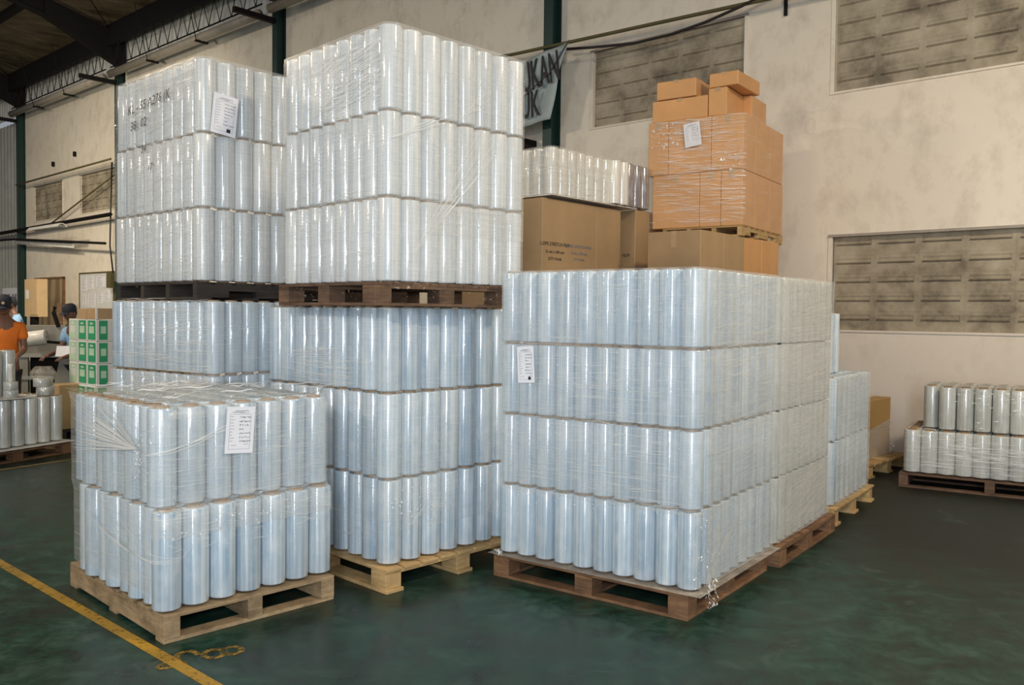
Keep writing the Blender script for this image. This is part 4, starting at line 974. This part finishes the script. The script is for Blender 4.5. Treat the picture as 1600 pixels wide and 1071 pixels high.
# ===== N: rolls at the left edge
N = Load((-5.27, 9.93), pi + 1.18, .155, .163, .150, .53, (0, 0), 3, 7, 'n', 'rolldull', group='film rolls on the pallet at the left edge')
NB = Matrix.Rotation(1.18, 4, 'Z')
Nr = Vector((-cos(1.18), -sin(1.18), 0)); Nl = Vector((-sin(1.18), cos(1.18), 0))
N.r = Nr; N.l = Nl
o = Vector((-5.27, 9.93, 0)) - Nr * .12 - Nl * .12
for i in range(7):
    N.roll(i, 0, 0, 'dull film roll, %s from the right end, lower tier at the left edge' % ordn(i))
for j in range(1, 4): N.roll(0, j, 0, 'dull film roll, %s behind the right end, lower tier at the left edge' % ordn(j - 1))
N.stuff([(i, j, 0) for i in range(1, 7) for j in range(1, 5)], 'inner film rolls on the pallet at the left edge')
for i in range(3, 7): N.roll(i - .55, 1.6, 1, 'dull film roll, %s from the right end, upper tier at the left edge' % ordn(i - 3))
Wn = 1.35; pm_ = Matrix.Translation(o + Nr * Wn) @ Matrix.Rotation(1.18, 4, 'Z')
simple_pallet((o + Nr * Wn).x, (o + Nr * Wn).y, 0, 1.18, Wn, 1.0, .138, 'wood_f', 'dark pallet with light blocks under the rolls at the left edge', 'block', 7)
tag(obj('slip_sheet', box(-.03, Wn + .02, -.04, .98, .139, .147, pm_), M['white_m']), 'pale sheet under the rolls at the left edge', 'sheet')
def short_roll(x, y, z, r, h, lab, m='rolldull', cat='tape roll'):
    b = bmesh.new(); lathe(b, [(.038, 0), (r - .004, 0), (r, .004), (r, h - .004), (r - .004, h), (.038, h), (.038, 0)], 24)
    o = obj('short_roll', b, M[m], None, True, Matrix.Translation((x, y, z))); tag(o, lab, cat, 'short film rolls on the left edge pallet'); link('core', core_mesh(h), o); return o
zt = N.z0 + N.L
p0 = N.cell(1.0, .35, 0); p1 = N.cell(2.0, .25, 0)
def sr(i, j, z, r, h, lab): p = N.cell(i, j, 0); return short_roll(p.x, p.y, z, r, h, lab)
tag(obj('slip_sheet', box(-.3, .25, -.13, .13, 0, .01, frame_m(N.cell(3.6, .3, 0).x, N.cell(3.6, .3, 0).y, zt, 1.18)), M['white_m']), 'small pale board under the short rolls at the left edge', 'sheet')
sr(.62, .30, zt, .080, .10, 'short film roll, lower one, front right of the wrapped pair'); sr(-.25, 1.1, zt, .080, .10, 'short film roll, lower one, back right of the wrapped pair')
sr(.72, .45, zt + .10, .082, .10, 'short film roll, upper one, front left of the wrapped pair'); sr(-.2, 1.2, zt + .10, .082, .10, 'short film roll, upper one, back right of the wrapped pair')
sr(3.3, .1, zt + .011, .075, .085, 'short film roll at the bottom of the small pile with an upright core'); sr(3.3, .1, zt + .097, .072, .09, 'short film roll in the middle of the small pile with an upright core')
p = N.cell(3.3, .1, 0); bm = bmesh.new(); lathe(bm, [(.022, 0), (.026, .02), (.022, .15), (.028, .19), (.020, .19), (.018, 0)], 14)
tag(obj('core_tube', bm, M['white_m'], None, True, Matrix.Translation((p.x, p.y, zt + .188))), 'slim white core standing on the small pile of short rolls', 'tube')
p = (N.cell(.72, .45, 0) + N.cell(-.2, 1.2, 0)) / 2; bm = bmesh.new()
r_ = lathe(bm, [(.13, 0), (.135, .05), (.10, .10), (.085, .115), (.001, .12)], 20)
for v in bm.verts: v.co += Vector((noise.noise(v.co * 30) * .02, noise.noise(v.co * 27 + Vector((3, 3, 3))) * .02, noise.noise(v.co * 22) * .01))
tag(obj('wrapped_bundle', bm, M['wrap_top'], None, False, Matrix.Translation((p.x, p.y, zt + .205))), 'crinkled clear bag draped over the short rolls', 'plastic bag')

# tall brown carton behind N, beside the green boxes
simple_pallet(-5.73, 10.86, 0, 1.0, .55, .45, .135, 'wood_d', 'black pallet under the plain carton beside the green boxes', 'block', 4)
c = carton(-5.715, 10.88, .137, 1.0, .42, .30, .57, 'card', 'plain tall brown carton left of the green printed boxes')
# ===== O: green printed boxes
ox, oy, ot = -5.2, 10.8, .84
simple_pallet(ox, oy, 0, ot, .95, .90, .14, 'wood_f', 'pallet under the green printed boxes')
orr = Vector((cos(ot), sin(ot), 0)); oll = Vector((-sin(ot), cos(ot), 0))
for tr in range(5):
    z = .142 + tr * .281 - (0 if tr > 1 else .0); nmz = ['lowest', 'second lowest', 'middle', 'second highest', 'highest'][tr]; off = .03 if tr < 2 else 0
    for k in range(3):
        y = k * .288 - off
        p = Vector((ox, oy, 0)) + oll * y + orr * (-off)
        c = carton(p.x, p.y, z, ot, .41, .284, .278, 'card_w', 'white box with green print, %s row, %s on the left face' % (nmz, ['nearest the corner', 'middle one', 'far left one'][k]), 'green printed boxes', 'printed_box', False)
        obj('printed_panel', box(-.003, -.0005, .03, .255, .02, .262), M['green'] if k < 2 else M['green_lt'], c)
        b = bmesh.new(); bx(b, -.0045, -.003, .07, .215, .10, .19); bx(b, -.0045, -.003, .10, .19, .21, .235); obj('printed_emblem', b, M['green_lt'] if k < 2 else M['card_w'], c)
        obj('edge_tape', box(-.002, .0, -.001, .012, 0, .278), M['white_m'], c)
        if k == 0:
            obj('printed_panel', box(.03, .135, -.003, -.0005, .02, .262), M['green'], c); b = bmesh.new(); bx(b, .05, .115, -.0045, -.003, .10, .19); obj('printed_emblem', b, M['green_lt'], c)
            b = bmesh.new(); bx(b, .24, .33, -.003, -.0005, .09, .21); obj('printed_text', b, M['ink_blue'], c) if tr in (2, 4) else b.free()
    p = Vector((ox, oy, 0)) + orr * .42
    carton(p.x, p.y, z, ot, .41, .284, .278, 'card_w', 'plain white box end, %s row, right face of the green box pile' % nmz, 'green printed boxes', 'printed_box', False)
# open box with raised flaps on top
zt = .142 + 5 * .281
t = tag(empty('open_carton', frame_m(ox, oy, zt, ot)), 'open carton with raised brown flaps on the green boxes', 'carton')
obj('flap', box(.0, .40, -.004, .0, 0, .135), M['card'], t); obj('flap', box(-.004, .0, .0, .28, 0, .135), M['card'], t); obj('flap', box(-.004, .0, .29, .56, 0, .13), M['card'], t)
obj('flap', box(.20, .42, -.010, -.006, 0, .12), M['white_m'], t); obj('corner_tape', box(-.008, .012, -.008, .012, -.0, .14), M['white_m'], t)
p = Vector((ox, oy, 0)) + orr * .78 + oll * .62
t = carton(p.x, p.y, .14, ot, .30, .25, 1.72 - .14, 'card_w', 'taller white box behind the green ones', None, 'printed_box', False); 
p2 = p + Vector((0, 0, 0)); obj('printed_panel', box(-.003, -.0005, .05, .2, 1.33, 1.52), M['green'], t); obj('lid', box(-.004, .002, .0, .22, 1.60, 1.78), M['card'], t)

# ------------------------------------------------------------------ bag making machine
t = tag(empty('bag_machine', Matrix.Identity(4)), 'grey bag making machine with a white film roll, behind the workers', 'machine')
def mp_(*a): return obj(a[0], box(*a[1:7]), M[a[7]], t, False, MF)
MF = frame_m(-7.18, 12.75, 0, .16)
mp_('side_panel', -.1, .60, 0, .05, .98, 1.42, 'machine'); mp_('side_panel', -.1, .02, 0, .05, 0, .98, 'machine'); mp_('side_panel', .50, 1.05, .30, .35, 0, 1.36, 'machine')
b = bmesh.new(); prism(b, [(.30, .0), (.62, .0), (.80, 1.40), (.60, 1.40)], -.12, -.06); obj('slanted_leg', b, M['machine'], t, False, MF)
b = bmesh.new(); prism(b, [(.72, .0), (.90, .0), (.84, 1.30), (.72, 1.30)], .2, .26); obj('slanted_leg', b, M['machine'], t, False, MF)
for z in (.62, .95): mp_('cross_bar', -.1, 1.0, -.02, .06, z, z + .05, 'corr')
mp_('top_table', -.1, 1.05, .05, .6, 1.36, 1.42, 'machine'); mp_('dark_interior', .02, .70, .1, .3, .2, .96, 'steel_k')  # black block stands for the shaded interior under the roll
b = bmesh.new(); lathe(b, [(.02, 0), (.105, 0), (.11, .01), (.11, .26), (.105, .27), (.02, .27)], 24)
obj('feed_roll', b, M['white_m'], t, True, MF @ Matrix.Translation((.10, -.25, 1.22)) @ Matrix.Rotation(pi / 2 - .15, 4, 'Y') )
tubeo('roll_shaft', [MF @ Vector((.0, -.25, 1.22)), MF @ Vector((.62, -.25, 1.17))], .02, M['steel_k'], t)
for (x, z) in ((.66, 1.27), (.70, 1.13), (.56, .98)): 
    b = bmesh.new(); lathe(b, [(.0, 0), (.035, 0), (.035, .03), (0.0, .03)], 12); obj('knob', b, M['steel_k'], t, False, MF @ Matrix.Translation((x, -.13, z)) @ Matrix.Rotation(pi / 2, 4, 'X'))
b = bmesh.new(); tube(b, [MF @ Vector((.45, 0, 1.4)), MF @ Vector((.38, 0, 1.62)), MF @ Vector((.40, 0, 1.7))], .03, 6); tube(b, [MF @ Vector((.55, 0, 1.42)), MF @ Vector((.75, 0, 1.55)), MF @ Vector((.80, 0, 1.68))], .008, 5); obj('lever', b, M['steel_k'], t)

# ------------------------------------------------------------------ people
def skin_mesh(verts, edges, roots, sub=1):
    me = bpy.data.meshes.new('s'); me.from_pydata([v[0] for v in verts], edges, []); ob = bpy.data.objects.new('s', me); COL.objects.link(ob)
    md = ob.modifiers.new('Skin', 'SKIN'); sv = me.skin_vertices[0].data
    for i, v in enumerate(verts):
        r = v[1]; sv[i].radius = (r, r) if isinstance(r, (int, float)) else r; sv[i].use_root = i in roots
    s = ob.modifiers.new('Sub', 'SUBSURF'); s.levels = sub; s.render_levels = sub
    bpy.context.view_layer.update()
    out = bpy.data.meshes.new_from_object(ob.evaluated_get(bpy.context.evaluated_depsgraph_get())); bpy.data.objects.remove(ob)
    for p in out.polygons: p.use_smooth = True
    return out
def person(x, y, yaw, h, shirt, label, cap='navy', bend=.15, head=.3, elbow=(.32, .25), paper_=False, badge=False):
    t = tag(empty('person', frame_m(x, y, 0, yaw) @ Matrix.Scale(h / 1.70, 4)), label, 'person')   # faces local -y
    hip = Vector((0, 0, .92)); sh = Vector((0, -sin(bend) * .50, .92 + cos(bend) * .50)); nk = sh + Vector((0, -.03 - bend * .1, .09)); hd = nk + Vector((0, -.03 - head * .12, .13))
    V = []; Ed = []
    def add(p, r, par=None): V.append((tuple(p), r)); i = len(V) - 1; (Ed.append((par, i)) if par is not None else None); return i
    a = add(hip, (.15, .11)); b = add(hip.lerp(sh, .5), (.135, .10), a); c = add(sh - Vector((0, 0, .04)), (.155, .10), b); n_ = add(nk, .052, c); hh_ = add(hd - Vector((0, .0, .03)), (.066, .078), n_); h2 = add(hd + Vector((0, .012, .055)), (.07, .085), hh_); add(hd + Vector((0, .01, .11)), (.05, .06), h2)
    fing = []
    for sx in (-1, 1):
        s1 = add(sh + Vector((sx * .17, 0, -.02)), .056, c); el = sh + Vector((sx * (.22), -.06, -.30)); e1 = add(el, .042, s1)
        wr = el + Vector((-sx * .06, -elbow[1 if sx > 0 else 0], .02 - elbow[0] * .3)); w1 = add(wr, .028, e1); pm = wr + (wr - el).normalized() * .07; p1 = add(pm, (.036, .018), w1)
        d = (wr - el).normalized(); sd = Vector((1, 0, 0))
        for k in range(4): 
            f0 = add(pm + d * .03 + sd * (k - 1.5) * .018, .009, p1); f1 = add(pm + d * (.065 + .008 * (1.5 - abs(k - 1.2))) + sd * (k - 1.5) * .019 + Vector((0, 0, -.012)), .008, f0); add(pm + d * .085 + sd * (k - 1.5) * .019 + Vector((0, 0, -.035)), .007, f1)
        th_ = add(wr + d * .035 - sd * sx * .035, .011, w1); add(wr + d * .075 - sd * sx * .052, .009, th_)
        l1 = add(hip + Vector((sx * .09, 0, -.08)), .085, a); k1 = add(Vector((sx * .10, -.02, .48)), .055, l1); an = add(Vector((sx * .10, .02, .09)), .04, k1); add(Vector((sx * .11, -.13, .035)), (.045, .03), an)
        fing.append((el, wr))
    body = skin_mesh(V, Ed, {0}, 1); body.materials.append(M['skin']); link('body', body, t)
    V = []; Ed = []
    a = add(hip + Vector((0, 0, -.03)), (.175, .13)); b = add(hip.lerp(sh, .5), (.16, .122), a); c = add(sh - Vector((0, 0, .04)), (.175, .118), b); add(sh + Vector((0, -.01, .055)), (.072, .07), c)
    for sx in (-1, 1):
        s1 = add(sh + Vector((sx * .175, 0, -.02)), .078, c); add(sh + Vector((sx * .205, -.035, -.20)), .070, s1)
    m_ = skin_mesh(V, Ed, {0}, 1); m_.materials.append(M[shirt]); link('shirt', m_, t)
    # collar and placket
    g = bmesh.new(); tube(g, [sh + Vector((.075 * cos(q), -.01 + .07 * sin(q), .055 - .012 * sin(q))) for q in [k * pi / 8 for k in range(17)]], .014, 6); obj('collar', g, M[shirt], t, True)
    V = []; Ed = []
    a = add(hip, (.165, .125))
    for sx in (-1, 1):
        l1 = add(hip + Vector((sx * .09, 0, -.10)), .10, a); k1 = add(Vector((sx * .10, -.02, .48)), .072, l1); add(Vector((sx * .10, .02, .10)), .06, k1)
    m_ = skin_mesh(V, Ed, {0}, 1); m_.materials.append(M['trouser']); link('trousers', m_, t)
    for sx in (-1, 1): obj('shoe', box(sx * .11 - .045, sx * .11 + .045, -.21, .07, 0, .07, bev=.02), M['steel_k'], t)
    # head details
    HM = Matrix.Translation(hd) @ Matrix.Rotation(head, 4, 'X')
    g = bmesh.new(); r = bmesh.ops.create_uvsphere(g, u_segments=16, v_segments=10, radius=1); bmesh.ops.transform(g, matrix=HM @ Matrix.Translation((0, 0, .02)) @ Matrix.Diagonal((.078, .095, .115, 1)), verts=g.verts)
    obj('face', g, M['skin'], t, True)
    g = bmesh.new(); tube(g, [HM @ Vector((0, -.088, .035)), HM @ Vector((0, -.112, .0)), HM @ Vector((0, -.092, -.008))], [.008, .014, .010], 6); obj('nose', g, M['skin'], t, True)
    g = bmesh.new(); tube(g, [HM @ Vector((-.026, -.082, -.038)), HM @ Vector((0, -.090, -.036)), HM @ Vector((.026, -.082, -.038))], .006, 5); obj('mouth', g, M['wood_f'], t)
    for sx in (-1, 1):
        g = bmesh.new(); bmesh.ops.create_uvsphere(g, u_segments=8, v_segments=6, radius=.012, matrix=HM @ Matrix.Translation((sx * .032, -.080, .028))); obj('eye', g, M['eye'], t, True)
        g = bmesh.new(); bmesh.ops.create_uvsphere(g, u_segments=8, v_segments=6, radius=1, matrix=HM @ Matrix.Translation((sx * .080, .0, .01)) @ Matrix.Diagonal((.012, .02, .032, 1))); obj('ear', g, M['skin'], t, True)
    g = bmesh.new(); bmesh.ops.create_uvsphere(g, u_segments=14, v_segments=8, radius=1, matrix=HM @ Matrix.Translation((0, .018, .035)) @ Matrix.Diagonal((.083, .092, .10, 1))); obj('hair', g, M['hair'], t, True)
    cp = empty('cap', Matrix.Identity(4)); cp.parent = t
    g = bmesh.new(); lathe(g, [(.098, .0), (.100, .03), (.092, .075), (.06, .105), (.001, .115)], 18); bmesh.ops.transform(g, matrix=HM @ Matrix.Translation((0, .004, .052)) @ Matrix.Diagonal((.94, 1.06, 1, 1)), verts=g.verts); obj('crown', g, M[cap], cp, True)
    g = bmesh.new(); vs = [[g.verts.new(HM @ Vector((x_, -.085 - d_ * .075 * (1 - (x_ / .085) ** 2 * .6), .055 - d_ * .015 + th_ - abs(x_) * .12))) for x_ in [(-.08 + .16 * k / 8) for k in range(9)]] for th_ in (0, .006) for d_ in (0, 1)]
    for k in range(8):
        for A_, B_ in ((0, 1), (2, 3), (1, 3), (0, 2)): g.faces.new((vs[A_][k], vs[A_][k + 1], vs[B_][k + 1], vs[B_][k]))
    obj('visor', g, M[cap], cp, True)
    if badge:
        g = bmesh.new(); bmesh.ops.create_cone(g, segments=14, radius1=.018, radius2=.018, depth=.006, cap_ends=True, matrix=HM @ Matrix.Translation((0, -.100, .098)) @ Matrix.Rotation(pi / 2 - .3, 4, 'X')); obj('badge', g, M['gold'], cp)
    return t
person(-6.52, 11.1, .45, 1.74, 'orange', 'person in an orange polo shirt and navy cap looking down behind the left rolls', bend=.06, head=.35, elbow=(.3, .26), badge=True)
person(-6.19, 12.42, -.30, 1.66, 'blue', 'person in light blue shirt and navy cap holding white paper beside the green boxes', bend=.22, head=.25, elbow=(.3, .28))
person(-9.85, 17.2, -.9, 1.80, 'blue', 'distant person in light blue shirt behind the orange shirted worker', bend=.05, head=.15)
tag(obj('paper_sheet', box(-.12, .12, -.09, .09, 0, .004, frame_m(-6.22, 12.02, 1.08, .3) @ Matrix.Rotation(.9, 4, 'X')), M['paper']), 'white paper held by the worker beside the green boxes', 'paper')
